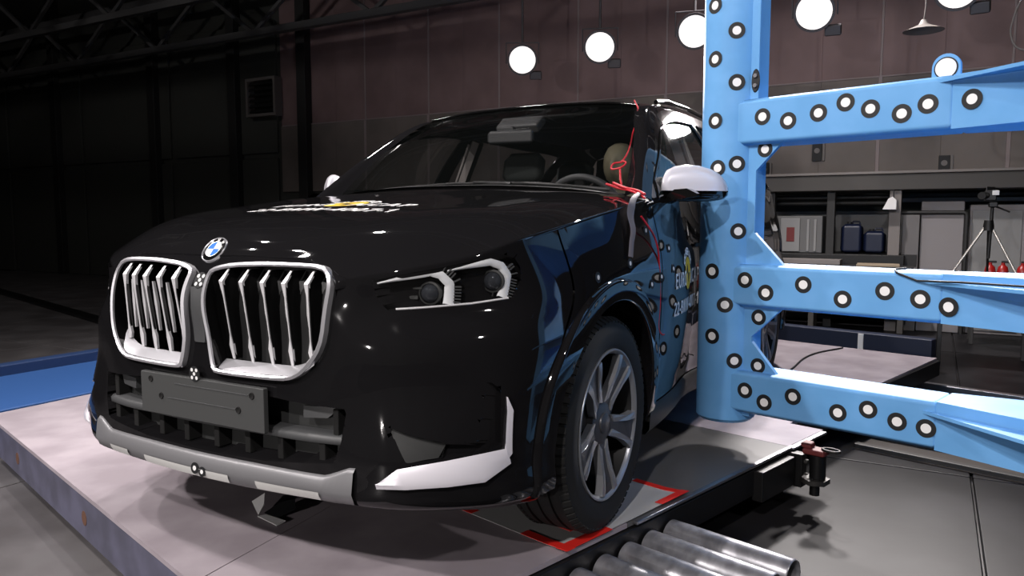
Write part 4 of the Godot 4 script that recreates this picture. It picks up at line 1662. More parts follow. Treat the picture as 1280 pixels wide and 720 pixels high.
func car_front(car: Node3D, kid: PackedVector2Array, hl: PackedVector2Array) -> void:
	var g: Geo
	for sg in [1.0, -1.0]:
		var fx := Transform3D(Basis.from_scale(Vector3(sg, 1, 1)), Vector3.ZERO)
		# grille: chrome frame, dark back, five blades each with bright edges
		var gr := Node3D.new()
		gr.name = "grille"
		car.add_child(gr, true)
		var path := PackedVector3Array()
		for q in dense(kid, 0.015):
			path.append(fx * fpt(q.x, q.y))
		g = Geo.new()
		g.frame(path, PackedVector2Array([Vector2(0.002, -.012), Vector2(0.002, .016), Vector2(-.005, .021), Vector2(-.010, .017), Vector2(-.010, .006)]), Vector3(0, 0.12, 1).normalized())
		obj("chrome_frame", g, M.chrome, gr)
		g = Geo.new()
		g.frame(path, PackedVector2Array([Vector2(-.009, .012), Vector2(-.0105, .010), Vector2(-.0135, -.055)]), Vector3(0, 0.12, 1).normalized(), false)
		obj("frame_wall", g, M.black_trim, gr)
		g = Geo.new()
		var led := []
		for e in 17:
			var x := lerpf(.064, .414, e / 16.0)
			var lift := 3.6 * maxf(0.0, x - .30) * maxf(0.0, x - .30)
			led.append(PackedVector3Array([fx * fpt(x, .588 + lift, .012), fx * fpt(x, .595 + lift, .012), fx * (fpt(x, .620 + lift) + Vector3(0, 0, -.03))]))
		g.grid(led, sg)
		obj("chrome_ledge", g, M.chrome, gr)
		g = Geo.new()
		var inner := PackedVector2Array()
		for q in kid:
			inner.append(Vector2(.24, .73) + (q - Vector2(.24, .73)) * 0.96)
		fill_front(g, inner, 0.0, 20, 8, 0.055)
		if sg < 0.0:
			for k in g.v.size():
				g.v[k].x = -g.v[k].x
				g.n[k].x = -g.n[k].x
		obj("dark_backing", g, M.black_plastic, gr)
		var xs := [.101, .174, .246, .314, .380]
		for k in 5:
			var x: float = xs[k]
			var bl := Node3D.new()
			var yt: float = .874
			var yb: float = [.622, .618, .618, .620, .642][k]
			var prof := [] # y, front offset from the skin
			var zk: float = [.834, .830, .823, .812, .797][k]
			var zb: float = [.799, .798, .794, .789, .785][k]
			for e in [yt, .857, .842, .80, .74, .69, .66, yb]:
				var z: float = zk - (e - .842) * .85 if e > .842 else lerpf(zk, zb, (.842 - e) / .215)
				prof.append(Vector3(x, e, z + .004))
			g = Geo.new()
			for e in prof.size() - 1:
				var a: Vector3 = fx * prof[e]
				var b: Vector3 = fx * prof[e + 1]
				var dz := Vector3(0, 0, -.05)
				for o in [-.005, .005]:
					g.fquad(a + Vector3(o, 0, 0), b + Vector3(o, 0, 0), b + Vector3(o * .5, 0, 0) + dz, a + Vector3(o * .5, 0, 0) + dz, Vector3(o, 0, 0))
				g.fquad(a + Vector3(-.005, 0, 0), a + Vector3(.005, 0, 0), b + Vector3(.005, 0, 0), b + Vector3(-.005, 0, 0), Vector3.BACK)
			var blade := obj("slat", g, M.black_trim, gr)
			bl.free()
			# bright edge: broad at the top kink, a fine line down, broad at the foot
			g = Geo.new()
			var wd := [.003, .0065, .0060, .0028, .0022, .0022, .0060, .0045]
			var l := PackedVector3Array()
			var r := PackedVector3Array()
			for e in prof.size():
				var a: Vector3 = prof[e]
				l.append(fx * (a + Vector3(-wd[e] - (.004 if e in [2, 6] else 0.0), 0, .002)))
				r.append(fx * (a + Vector3(minf(wd[e], .0055), 0, .003)))
			for e in prof.size() - 1:
				g.fquad(l[e], r[e], r[e + 1], l[e + 1], Vector3.BACK)
				g.fquad(l[e], l[e + 1], l[e + 1] + Vector3(0, 0, -.008), l[e] + Vector3(0, 0, -.008), fx * Vector3.LEFT)
				g.fquad(r[e], r[e + 1], r[e + 1] + Vector3(0, 0, -.008), r[e] + Vector3(0, 0, -.008), fx * Vector3.RIGHT)
			obj("bright_edge", g, M.satin, blade_parent(blade, gr))
			if k > 0:
				g = Geo.new()
				var a0 := Vector3(x - .015, .826, lerpf(zk, zb, .074) - .008)
				var a1 := Vector3(x - .014, .76, lerpf(zk, zb, .38) - .008)
				var a2 := Vector3(x - .011, .676, lerpf(zk, zb, .77) - .008)
				for e in [[a0, a1, .0025, .006], [a1, a2, .006, .002]]:
					var p: Vector3 = fx * e[0]
					var q: Vector3 = fx * e[1]
					g.fquad(p - Vector3(e[2], 0, 0), p + Vector3(e[2], 0, 0), q + Vector3(e[3], 0, 0), q - Vector3(e[3], 0, 0), Vector3.BACK)
					for o in [-1.0, 1.0]:
						g.fquad(p + Vector3(e[2] * o, 0, 0), q + Vector3(e[3] * o, 0, 0), q + Vector3(e[3] * o, 0, -.008), p + Vector3(e[2] * o, 0, -.008), Vector3(o, 0, 0))
				obj("bright_side_strip", g, M.satin, gr)  # thin bright strip beside the blade, widest at mid height
		# headlight: two hooked light strips, ribs, projectors, chrome sill, clear cover
		var lamp := Node3D.new()
		lamp.name = "headlight"
		car.add_child(lamp, true)
		for e in [[[.556, .846, .664, .874, .684, .866, .700, .842, .698, .79], 0], [[.696, .876, .770, .897, .787, .886, .797, .860, .792, .802], 1]]:
			var q := dense(pv(e[0]), 0.008, false)
			g = Geo.new()
			var pp := PackedVector3Array()
			for p in q:
				pp.append(fx * (fpt(p.x, p.y) - Vector3(0, 0, .007)))
			var w0 := PackedFloat32Array()
			var m := pp.size()
			var lrow := PackedVector3Array()
			var rrow := PackedVector3Array()
			var lb := PackedVector3Array()
			var rb := PackedVector3Array()
			for k in m:
				var tdir := (pp[mini(k + 1, m - 1)] - pp[maxi(k - 1, 0)]).normalized()
				var nn := fn(absf(pp[k].x), pp[k].y) * Vector3(sg, 1, 1)
				var o := tdir.cross(nn).normalized()
				var u := float(k) / (m - 1)
				var w := lerpf(.0025, .010, smoothstep(0.0, 0.5, u))
				if u > 0.5:
					w = lerpf(.010, .0135, (u - .5) * 2.0)
				lrow.append(pp[k] - o * w); rrow.append(pp[k] + o * w)
				lb.append(pp[k] - o * w - nn * .012); rb.append(pp[k] + o * w - nn * .012)
			g.grid([lb, lrow, rrow, rb], 1.0)
			obj("light_strip", g, M.led, lamp)
			# ribs on the outer side of the hook
			for k in range(int(m * .60), m):
				var tdir := (pp[mini(k + 1, m - 1)] - pp[maxi(k - 1, 0)]).normalized()
				var nn := fn(absf(pp[k].x), pp[k].y) * Vector3(sg, 1, 1)
				var o: Vector3 = tdir.cross(nn).normalized() * sg
				var c0: Vector3 = pp[k] - o * .021 - nn * .004
				var ribs := Geo.new()
				ribs.box(c0, Vector3(.020, .0035, .010), .0005, Basis(o, tdir, o.cross(tdir)))
				obj("rib", ribs, M.grey_plastic, lamp)
			var c: Vector2 = [Vector2(.652, .818), Vector2(.765, .845)][e[1]]
			var at: Vector3 = fx * (fpt(c.x, c.y) - Vector3(0, 0, .034))
			var dir: Vector3 = Vector3(sg * .25, 0, 1).normalized()
			var bx := Vector3.UP.cross(dir).normalized()
			var xf := Transform3D(Basis(bx, dir.cross(bx), dir), at)
			g = Geo.new()
			g.lathe(PackedVector2Array([Vector2(.031, -.01), Vector2(.031, .004), Vector2(.026, .006)]), xf, 24)
			var hous := obj("projector_ring", g, M.dark_plastic, lamp)
			g = Geo.new()
			g.lathe(PackedVector2Array([Vector2(.026, 0), Vector2(.022, .010), Vector2(.012, .017), Vector2(0, .019)]), xf, 24)
			obj("projector", g, M.lens_projector, lamp)
			g = Geo.new()
			g.box(xf * Vector3(-.055, -.012, -.004), Vector3(.05, .012, .03), .003, xf.basis)
			g.box(xf * Vector3(-.05, .012, -.008), Vector3(.06, .008, .03), .003, xf.basis)
			obj("reflector", g, M.dark_plastic, lamp)
			hous.name = hous.name
		g = Geo.new()
		var sill := PackedVector3Array()
		for p in dense(pv([.60, .781, .655, .784, .742, .790, .804, .800]), .02, false):
			sill.append(fx * fpt(p.x, p.y, -.002))
		g.tube(sill, .0035, 6)
		obj("chrome_sill", g, M.satin, lamp)
		g = Geo.new()
		fill_front(g, hl, 0.001, 30, 10)
		if sg < 0.0:
			for k in g.v.size():
				g.v[k].x = -g.v[k].x
				g.n[k].x = -g.n[k].x
		obj("clear_cover", g, M.lamp_lens, lamp)
		# corner blade: bright wedge and the thin upright
		var mir := func(gg: Geo) -> Geo:
			if sg < 0.0:
				for k in gg.v.size():
					gg.v[k].x = -gg.v[k].x
					gg.n[k].x = -gg.n[k].x
				for k in range(0, gg.idx.size(), 3):
					var s := gg.idx[k]
					gg.idx[k] = gg.idx[k + 1]
					gg.idx[k + 1] = s
			return gg
		g = Geo.new()
		# a shelf that slopes out and down: back edge high and recessed, front edge low and proud
		var fb := [[.594, .346, .010], [.66, .350, .018], [.742, .353, .020], [.802, .352, .018], [.842, .386, .011]]
		var bb := [[.597, .348, .009], [.644, .387, .006], [.742, .404, .006], [.800, .412, .006], [.838, .416, .008]]
		var ra := PackedVector3Array()
		var rb2 := PackedVector3Array()
		for e in 5:
			ra.append(fpt(fb[e][0], fb[e][1], fb[e][2]))
			rb2.append(fpt(bb[e][0], bb[e][1], bb[e][2]))
		var rm := PackedVector3Array()
		var rlow := PackedVector3Array()
		for e in 5:
			rm.append(ra[e].lerp(rb2[e], .5) + Vector3(0, .002, .004))
			rlow.append(ra[e] + Vector3(0, -.012, -.004))
		g.grid([rlow, ra, rm, rb2], 1.0)
		obj("corner_blade", mir.call(g), M.silver_paint, car)
		g = Geo.new()
		slab_front(g, pv([.836, .549, .846, .512, .846, .400, .840, .386, .836, .395, .839, .43, .839, .51]), .008, .02, 6, 10)
		obj("blade_upright", mir.call(g), M.silver_paint, car)
		g = Geo.new()
		slab_front(g, pv([.602, .490, .66, .468, .74, .444, .735, .410, .70, .406, .648, .394]), -.012, .004, 12, 5)
		obj("pocket_floor", mir.call(g), M.dark_plastic, car)
	g = Geo.new()
	slab_front(g, pv([-.030, .82, -.022, .665, .022, .665, .030, .82]), .004, .006, 8, 8)
	obj("grille_sheen_strip", g, M.grey_plastic, car)  # grey slab paints in the body's reflection between the grilles
	# lower intake: dark back, cross bar, upright fins, side pads
	g = Geo.new()
	var back_poly := pv(INTAKE)
	var shr := PackedVector2Array()
	for q in back_poly:
		shr.append(Vector2(0, .45) + (q - Vector2(0, .45)) * 0.98)
	fill_front(g, shr, 0.0, 30, 6, 0.066)
	var it := obj("lower_intake", g, M.dark_plastic, car)
	g = Geo.new()
	var bar0 := []
	for k in 41:
		var x := lerpf(-.49, .49, k / 40.0)
		var z := fz(x, .44)
		var r := PackedVector3Array()
		for e in [[.427, -.06], [.425, -.022], [.430, -.012], [.444, -.012], [.452, -.022], [.454, -.06]]:
			r.append(Vector3(x, e[0], z + e[1]))
		bar0.append(r)
	g.grid(bar0, 1.0)
	obj("cross_bar", g, M.grey_plastic, it)
	for x in [-.45, -.34, -.21, -.09, .04, .16, .28, .42]:
		g = Geo.new()
		g.box(Vector3(x, .397, fz(x, .40) - .045), Vector3(.022, .062, .05), .003)
		obj("fin", g, M.black_void, it)
	for x in [-.45, .45]:
		g = Geo.new()
		slab_front(g, mirrored(pv([.355, .520, .46, .524, .44, .494, .355, .488])) if x < 0.0 else pv([.355, .520, .46, .524, .44, .494, .355, .488]), -.030, .02, 8, 4)
		obj("side_pad", g, M.grey_plastic, it)
		g = Geo.new()
		g.box(Vector3(x * 1.02, .485, fz(x, .48) - .045), Vector3(.02, .07, .05), .003)
		obj("fin", g, M.black_void, it)
	# silver lower lip with strips of pale tape along its edge
	g = Geo.new()
	var lip := []
	for k in 61:
		var x := lerpf(-.535, .535, k / 60.0)
		var e := absf(x) / .535
		var r := PackedVector3Array()
		var hi := .352 + .028 * clampf((absf(x) - .45) / .07, 0, 1)
		for y in [[hi, -.05], [hi, .000], [hi - .012, .010], [lerpf(.318, .315, e), .014], [.286, .010], [.268, .002], [.262, -.03]]:
			r.append(Vector3(x, y[0], fz(x, y[0]) + y[1]))
		lip.append(r)
	g.grid(lip, 1.0)
	var lp := obj("lower_lip", g, M.skid, car)
	for e in [[-.43, -.33], [-.24, .13], [.23, .44]]:
		g = Geo.new()
		var rr := []
		for k in 21:
			var x := lerpf(e[0], e[1], k / 20.0)
			rr.append(PackedVector3Array([Vector3(x, .287, fz(x, .287) + .0120), Vector3(x, .300, fz(x, .300) + .0135), Vector3(x, .311, fz(x, .311) + .0158)]))
		g.grid(rr, 1.0)
		obj("pale_tape", g, M.tape_white, lp)
	# number plate holder, empty, with screw holes and two faint ribs
	g = Geo.new()
	g.box(Vector3(0.012, .5035, .847), Vector3(.512, .122, .018), .003)
	var ph := obj("plate_holder", g, M.plate_plastic, car)
	for h in [[-.195, .545], [-.15, .499], [.225, .541], [.172, .496]]:
		g = Geo.new()
		g.lathe(PackedVector2Array([Vector2(.010, 0), Vector2(.0085, .003), Vector2(.006, 0.001), Vector2(0, .001)]), Transform3D(Basis.IDENTITY, Vector3(h[0], h[1], .856)), 14)
		obj("hole", g, M.black_void, ph)
	g = Geo.new()
	g.box(Vector3(.06, .541, .8565), Vector3(.30, .003, .002), .0005)
	g.box(Vector3(.02, .497, .8565), Vector3(.28, .003, .002), .0005)
	obj("rib", g, M.grey_plastic, ph)
	# round maker's badge on the nose
	var bz := Vector3(0, .922, hz_at(.922))
	var bn := Vector3(0, .62, .78).normalized()
	var bxf := Transform3D(Basis(Vector3.RIGHT, bn.cross(Vector3.RIGHT), bn), bz)
	g = Geo.new()
	g.lathe(PackedVector2Array([Vector2(.043, -.006), Vector2(.043, .003), Vector2(.041, .006), Vector2(.039, .004)]), bxf, 40)
	var badge := obj("badge", g, M.chrome, car)
	g = Geo.new()
	g.lathe(PackedVector2Array([Vector2(.0395, .003), Vector2(.026, .005), Vector2(.0255, .005)]), bxf, 40)
	obj("black_ring", g, M.black_trim, badge)
	g = Geo.new()
	g.lathe(PackedVector2Array([Vector2(.0268, .005), Vector2(.0268, .0062), Vector2(.0252, .0062)]), bxf, 40)
	obj("inner_ring", g, M.chrome, badge)
	var bp := func(p: Vector2, l := 0.0) -> Vector3: return bxf * Vector3(p.x, p.y, .0058 + l)
	for q in 4:
		g = Geo.new()
		sector(g, 0.0, .0253, PI / 2 * q, PI / 2 * (q + 1), bp)
		obj("quadrant", g, M.emblem_blue if q % 2 == 1 else M.white, badge)
	for e in [["B", 2.30], ["M", 1.571], ["W", 0.84]]:
		var an: float = e[1]
		var rot := an - PI / 2
		g = text_geo(e[0], .013, func(p: Vector2, l := 0.0) -> Vector3:
			var pc := Vector2(cos(an), sin(an)) * .033 + p.rotated(rot)
			return bxf * Vector3(pc.x, pc.y, .0052 + l))
		obj("letter", g, M.text_white, badge)

func intake_half(p: PackedVector2Array) -> PackedVector2Array:
	# the half at x >= 0, run past the middle so that no edge lies there
	var q := PackedVector2Array()
	for e in p:
		if e.x >= 0.0:
			q.append(Vector2(e.x if e.x > 0.0 else -0.05, e.y))
	return q

func blade_parent(_blade: Node3D, gr: Node3D) -> Node3D:
	return gr

func hz_at(y: float) -> float:
	# where the hood's middle line has height y
	var z := 0.79
	while z > 0.0 and hy(0, z) < y:
		z -= 0.004
	return z

func car_sides(car: Node3D) -> void:
	var g: Geo
	for sg in [1.0, -1.0]:
		var fl := Vector3(sg, 1, 1)
		# wheel arch trims
		for z0 in [0.0, AX]:
			var rows := []
			for k in 61:
				var a := lerpf(deg_to_rad(-11), deg_to_rad(191), k / 60.0)
				var r := PackedVector3Array()
				for e in [[.402, -.05], [.405, .010], [.412, .016], [.466, .017], [.476, .012], [.480, -.012]]:
					var z := cos(a) * float(e[0])
					var y := maxf(.24, .345 + sin(a) * float(e[0]))
					var x: float = sx(z, y) if z0 == 0.0 else .914 - .02 * clampf((.5 - y) / .3, 0, 1)
					r.append(Vector3(x + e[1], y, z + z0) * fl)
				rows.append(r)
			g = Geo.new()
			g.grid(rows, sg)
			obj("arch_trim", g, M.paint, car)
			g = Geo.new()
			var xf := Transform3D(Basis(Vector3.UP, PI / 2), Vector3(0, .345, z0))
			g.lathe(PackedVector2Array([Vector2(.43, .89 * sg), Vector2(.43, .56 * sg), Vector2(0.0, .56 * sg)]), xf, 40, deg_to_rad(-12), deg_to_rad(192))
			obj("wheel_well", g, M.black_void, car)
		# sill
		g = Geo.new()
		var srow := []
		for k in 21:
			var z := lerpf(-.42, -2.27, k / 20.0)
			var r := PackedVector3Array()
			for e in [[.78, .20], [.878, .205], [.893, .225], [.896, .29], [.885, .31]]:
				r.append(dent(Vector3(e[0], e[1], z)) * fl)
			srow.append(r)
		g.grid(srow, -sg)
		obj("sill", g, M.black_plastic, car)
		# mirror: black foot and lower shell, silver cap on the side that faces forward
		var mx := [.843, .845, .848, .858, .880, .915, .955, .995, 1.022, 1.040, 1.050, 1.0525]
		var mt := [.004, .035, .058, .084, .098, .104, .101, .088, .070, .046, .020, .002]
		var mb := [.010, .026, .032, .037, .041, .043, .043, .041, .037, .030, .018, .004]
		var mirror_half := func(hs: Array, dir: float, a0: float, a1: float, s: float) -> Geo:
			var rr := []
			for i in mx.size():
				var x: float = mx[i]
				var row := PackedVector3Array()
				var cz := -.70 - .80 * (x - .85)
				var hz: float = .072 * pow(clampf(float(hs[i]) / .08, 0.02, 1.0), .5) * lerpf(1.0, .7, (x - .84) / .21)
				for j in 17:
					var a := lerpf(a0, a1, j / 16.0)
					row.append(Vector3(x, 1.122 + dir * float(hs[i]) * s * pow(sin(a), .75), cz + hz * s * signf(cos(a)) * pow(absf(cos(a)), .8)) * fl)
				rr.append(row)
			var q := Geo.new()
			q.grid(rr, sg)
			return q
		var mh := Node3D.new()
		mh.name = "door_mirror"
		car.add_child(mh, true)
		if sg < 0.0:
			mh.position = Vector3(0, .012, .03)
		obj("mirror_cap", mirror_half.call(mt, 1.0, 0.0, 2.0, 1.0), M.silver_paint, mh)
		obj("mirror_back", mirror_half.call(mt, 1.0, 2.0, PI, 0.99), M.black_trim, mh)
		obj("mirror_shell", mirror_half.call(mb, -1.0, 0.0, PI, 0.99), M.black_trim, mh)
		g = Geo.new()
		g.plate(pv([.845, 1.082, .90, 1.125, .95, 1.128, .99, 1.108, .99, 1.098, .90, 1.085, .845, 1.06]), -.07, Transform3D(Basis.IDENTITY, Vector3(0, 0, -.64)))
		if sg < 0.0:
			for k in g.v.size():
				g.v[k].x = -g.v[k].x
				g.n[k].x = -g.n[k].x
		obj("mirror_foot", g, M.black_trim, mh)
		# door handles
		for z in [-1.45, -2.25]:
			g = Geo.new()
			g.box(Vector3(.925 * sg, .90, z), Vector3(.03, .028, .2), .01)
			obj("door_handle", g, M.paint, car)

func car_greenhouse(car: Node3D) -> void:
	var g: Geo
	# windscreen
	var wb := [Vector3(.742, 1.098, -.535), Vector3(.60, 1.118, -.485), Vector3(.31, 1.138, -.43), Vector3(0, 1.142, -.40)]
	var wm := [Vector3(.672, 1.325, -.80), Vector3(.54, 1.365, -.79), Vector3(.285, 1.392, -.765), Vector3(0, 1.40, -.75)]
	var wt := [Vector3(.578, 1.528, -1.12), Vector3(.47, 1.548, -1.15), Vector3(.26, 1.566, -1.18), Vector3(0, 1.572, -1.19)]
	var ws := patch_rows([both(wb), both(wm), both(wt)], 24, 48, false)
	g = Geo.new()
	g.grid(ws, 1.0)
	obj("windscreen", g, M.windscreen, car)
	# black band along the glass's rim and the wiper cowl
	g = Geo.new()
	var cw := []
	for k in 49:
		var p: Vector3 = ws[0][k]
		cw.append(PackedVector3Array([p + Vector3(0, .004, .05), p + Vector3(0, .006, .01), p + Vector3(0, .010, -.004), p + Vector3(0, -.05, -.02)]))
	g.grid(cw, 1.0)
	for sg in [1.0, -1.0]:
		var fill := [PackedVector3Array(), PackedVector3Array(), PackedVector3Array()]
		for e in [[Vector3(.66, 1.100, -.46), Vector3(.66, 1.112, -.52)], [Vector3(.745, 1.094, -.47), Vector3(.742, 1.100, -.54)], [Vector3(.80, 1.088, -.43), Vector3(.80, 1.106, -.49)], [Vector3(.845, 1.074, -.41), Vector3(.85, 1.096, -.475)], [Vector3(.866, 1.062, -.40), Vector3(.874, 1.078, -.47)]]:
			fill[0].append((e[0] + Vector3(0, -.02, .03)) * Vector3(sg, 1, 1))
			fill[1].append(e[0] * Vector3(sg, 1, 1))
			fill[2].append((e[1] + Vector3(0, -.004, -.01)) * Vector3(sg, 1, 1))
		g.grid(fill, sg)
	obj("cowl", g, M.black_plastic, car)
	g = Geo.new()
	g.tube(PackedVector3Array([Vector3(.28, 1.153, -.45), Vector3(.0, 1.16, -.47), Vector3(-.3, 1.15, -.50), Vector3(-.42, 1.145, -.52)]), .008, 6)
	obj("wiper", g, M.black_plastic, car)
	g = Geo.new()
	g.tube(PackedVector3Array([Vector3(.68, 1.125, -.53), Vector3(.4, 1.152, -.47), Vector3(.1, 1.162, -.455)]), .008, 6)
	obj("wiper", g, M.black_plastic, car)
	# roof
	var roof := patch_rows([both(wt),
		both([Vector3(.59, 1.552, -1.30), Vector3(.49, 1.572, -1.30), Vector3(.27, 1.588, -1.30), Vector3(0, 1.594, -1.30)]),
		both([Vector3(.60, 1.572, -1.7), Vector3(.50, 1.590, -1.7), Vector3(.27, 1.606, -1.7), Vector3(0, 1.610, -1.7)]),
		both([Vector3(.595, 1.562, -2.3), Vector3(.49, 1.582, -2.3), Vector3(.27, 1.598, -2.3), Vector3(0, 1.602, -2.3)]),
		both([Vector3(.57, 1.520, -2.95), Vector3(.47, 1.540, -2.95), Vector3(.27, 1.556, -2.95), Vector3(0, 1.56, -2.95)]),
		both([Vector3(.55, 1.470, -3.3), Vector3(.45, 1.495, -3.3), Vector3(.26, 1.51, -3.3), Vector3(0, 1.515, -3.3)])], 50, 40, true)
	g = Geo.new()
	g.grid(roof, 1.0)
	obj("roof", g, M.paint, car)
	g = Geo.new()
	var hdr := PackedVector3Array()
	for p in ws[24]:
		hdr.append(p + Vector3(0, .004, .006))
	g.tube(hdr, .006, 6)
	obj("header_strip", g, M.black_trim, car)
	# tailgate
	var tg := patch_rows([both([Vector3(.55, 1.470, -3.3), Vector3(.26, 1.51, -3.3), Vector3(0, 1.515, -3.3)]), both([Vector3(.62, 1.32, -3.42), Vector3(.30, 1.34, -3.45), Vector3(0, 1.35, -3.46)]), both([Vector3(.70, 1.18, -3.42), Vector3(.36, 1.18, -3.52), Vector3(0, 1.18, -3.54)])], 12, 16, false)
	g = Geo.new()
	g.grid(tg, 1.0)
	obj("tailgate", g, M.paint, car)
	for sg in [1.0, -1.0]:
		# A pillar: from the windscreen's edge round to the side
		var ap := patch_rows([
			PackedVector3Array([Vector3(.742, 1.098, -.535), Vector3(.672, 1.325, -.80), Vector3(.578, 1.528, -1.12), Vector3(.585, 1.552, -1.30)]),
			PackedVector3Array([Vector3(.815, 1.105, -.47), Vector3(.735, 1.320, -.755), Vector3(.628, 1.520, -1.10), Vector3(.618, 1.552, -1.30)]),
			PackedVector3Array([Vector3(.872, 1.082, -.47), Vector3(.782, 1.285, -.755), Vector3(.672, 1.478, -1.09), Vector3(.642, 1.528, -1.30)])], 10, 30)
		var belt := PackedVector3Array()
		var top := PackedVector3Array([Vector3(.872, 1.082, -.47), Vector3(.782, 1.285, -.755), Vector3(.672, 1.478, -1.09), Vector3(.642, 1.528, -1.30), Vector3(.640, 1.548, -1.7), Vector3(.635, 1.538, -2.3), Vector3(.605, 1.495, -2.95), Vector3(.62, 1.36, -3.3), Vector3(.70, 1.18, -3.42)])
		for z in [-.475, -.66, -.85, -1.10, -1.62, -2.25, -2.85, -3.2, -3.42]:
			belt.append(ring_top(z))
		var nu := 96
		var nv := 14
		var rows := []
		for i in nu + 1:
			var s := i / 12.0
			var b := spline(belt, s)
			var t := spline(top, s)
			var row := PackedVector3Array()
			for j in nv + 1:
				var v := float(j) / nv
				var p := b.lerp(t, v)
				p.x += .045 * sin(PI * v) * .6 * smoothstep(0.0, 2.0, s) * smoothstep(0.0, 1.0, (8.0 - s))
				row.append(dent(p))
			rows.append(row)
		var rail := patch_rows([
			PackedVector3Array([Vector3(.585, 1.552, -1.30), Vector3(.60, 1.572, -1.7), Vector3(.595, 1.562, -2.3), Vector3(.57, 1.520, -2.95), Vector3(.55, 1.47, -3.3)]),
			PackedVector3Array([Vector3(.642, 1.528, -1.30), Vector3(.640, 1.548, -1.7), Vector3(.635, 1.538, -2.3), Vector3(.605, 1.495, -2.95), Vector3(.62, 1.36, -3.3)])], 4, 30)
		if sg < 0.0:
			ap = flip_x(ap)
			rows = flip_x(rows)
			rail = flip_x(rail)
		g = Geo.new()
		g.grid(ap, 1.0)
		obj("pillar", g, M.paint, car)
		g = Geo.new()
		g.grid(rail, 1.0)
		obj("roof_edge", g, M.paint, car)
		var keep := all_keep(rows)
		var panes := [[5, 45, 1, 12], [48, 70, 1, 12], [73, 84, 2, 11]]
		for w in panes:
			for i in range(w[0], w[1]):
				for j in range(w[2], w[3]):
					keep[i][j] = false
		g = Geo.new()
		g.grid(rows, 1.0, false, keep)
		obj("window_frame", g, M.black_trim, car)
		for w in panes:
			var sub := []
			var rim := PackedVector3Array()
			for i in range(w[0], w[1] + 1):
				var q := PackedVector3Array()
				for j in range(w[2], w[3] + 1):
					q.append(rows[i][j] + Vector3(-.006 * sg, 0, 0))
				sub.append(q)
			for i in range(w[0], w[1] + 1):
				rim.append(rows[i][w[2]])
			for j in range(w[2] + 1, w[3] + 1):
				rim.append(rows[w[1]][j])
			for i in range(w[1] - 1, w[0] - 1, -1):
				rim.append(rows[i][w[3]])
			for j in range(w[3] - 1, w[2], -1):
				rim.append(rows[w[0]][j])
			g = Geo.new()
			g.grid(sub, 1.0)
			obj("side_window", g, M.side_glass, car)
			g = Geo.new()
			g.tube(rim, .007, 6, true)
			obj("window_trim", g, M.black_trim, car)
		# roof rail bar
		g = Geo.new()
		var rb := PackedVector3Array()
		for p in [Vector3(.615, 1.560, -1.25), Vector3(.622, 1.578, -1.40), Vector3(.622, 1.588, -1.7), Vector3(.615, 1.580, -2.3), Vector3(.59, 1.555, -2.9), Vector3(.58, 1.515, -3.05)]:
			rb.append(dent(p) * Vector3(sg, 1, 1))
		g.tube(rb, .011, 10)
		obj("roof_rail", g, M.black_trim, car)

func ring_top(z: float) -> Vector3:
	# belt line point at z
	var a := 7.0
	var b := 16.0
	for k in 30:
		var m := (a + b) / 2
		if spline(ring[6], m, true).z > z:
			a = m
		else:
			b = m
	return spline(ring[6], a, true)

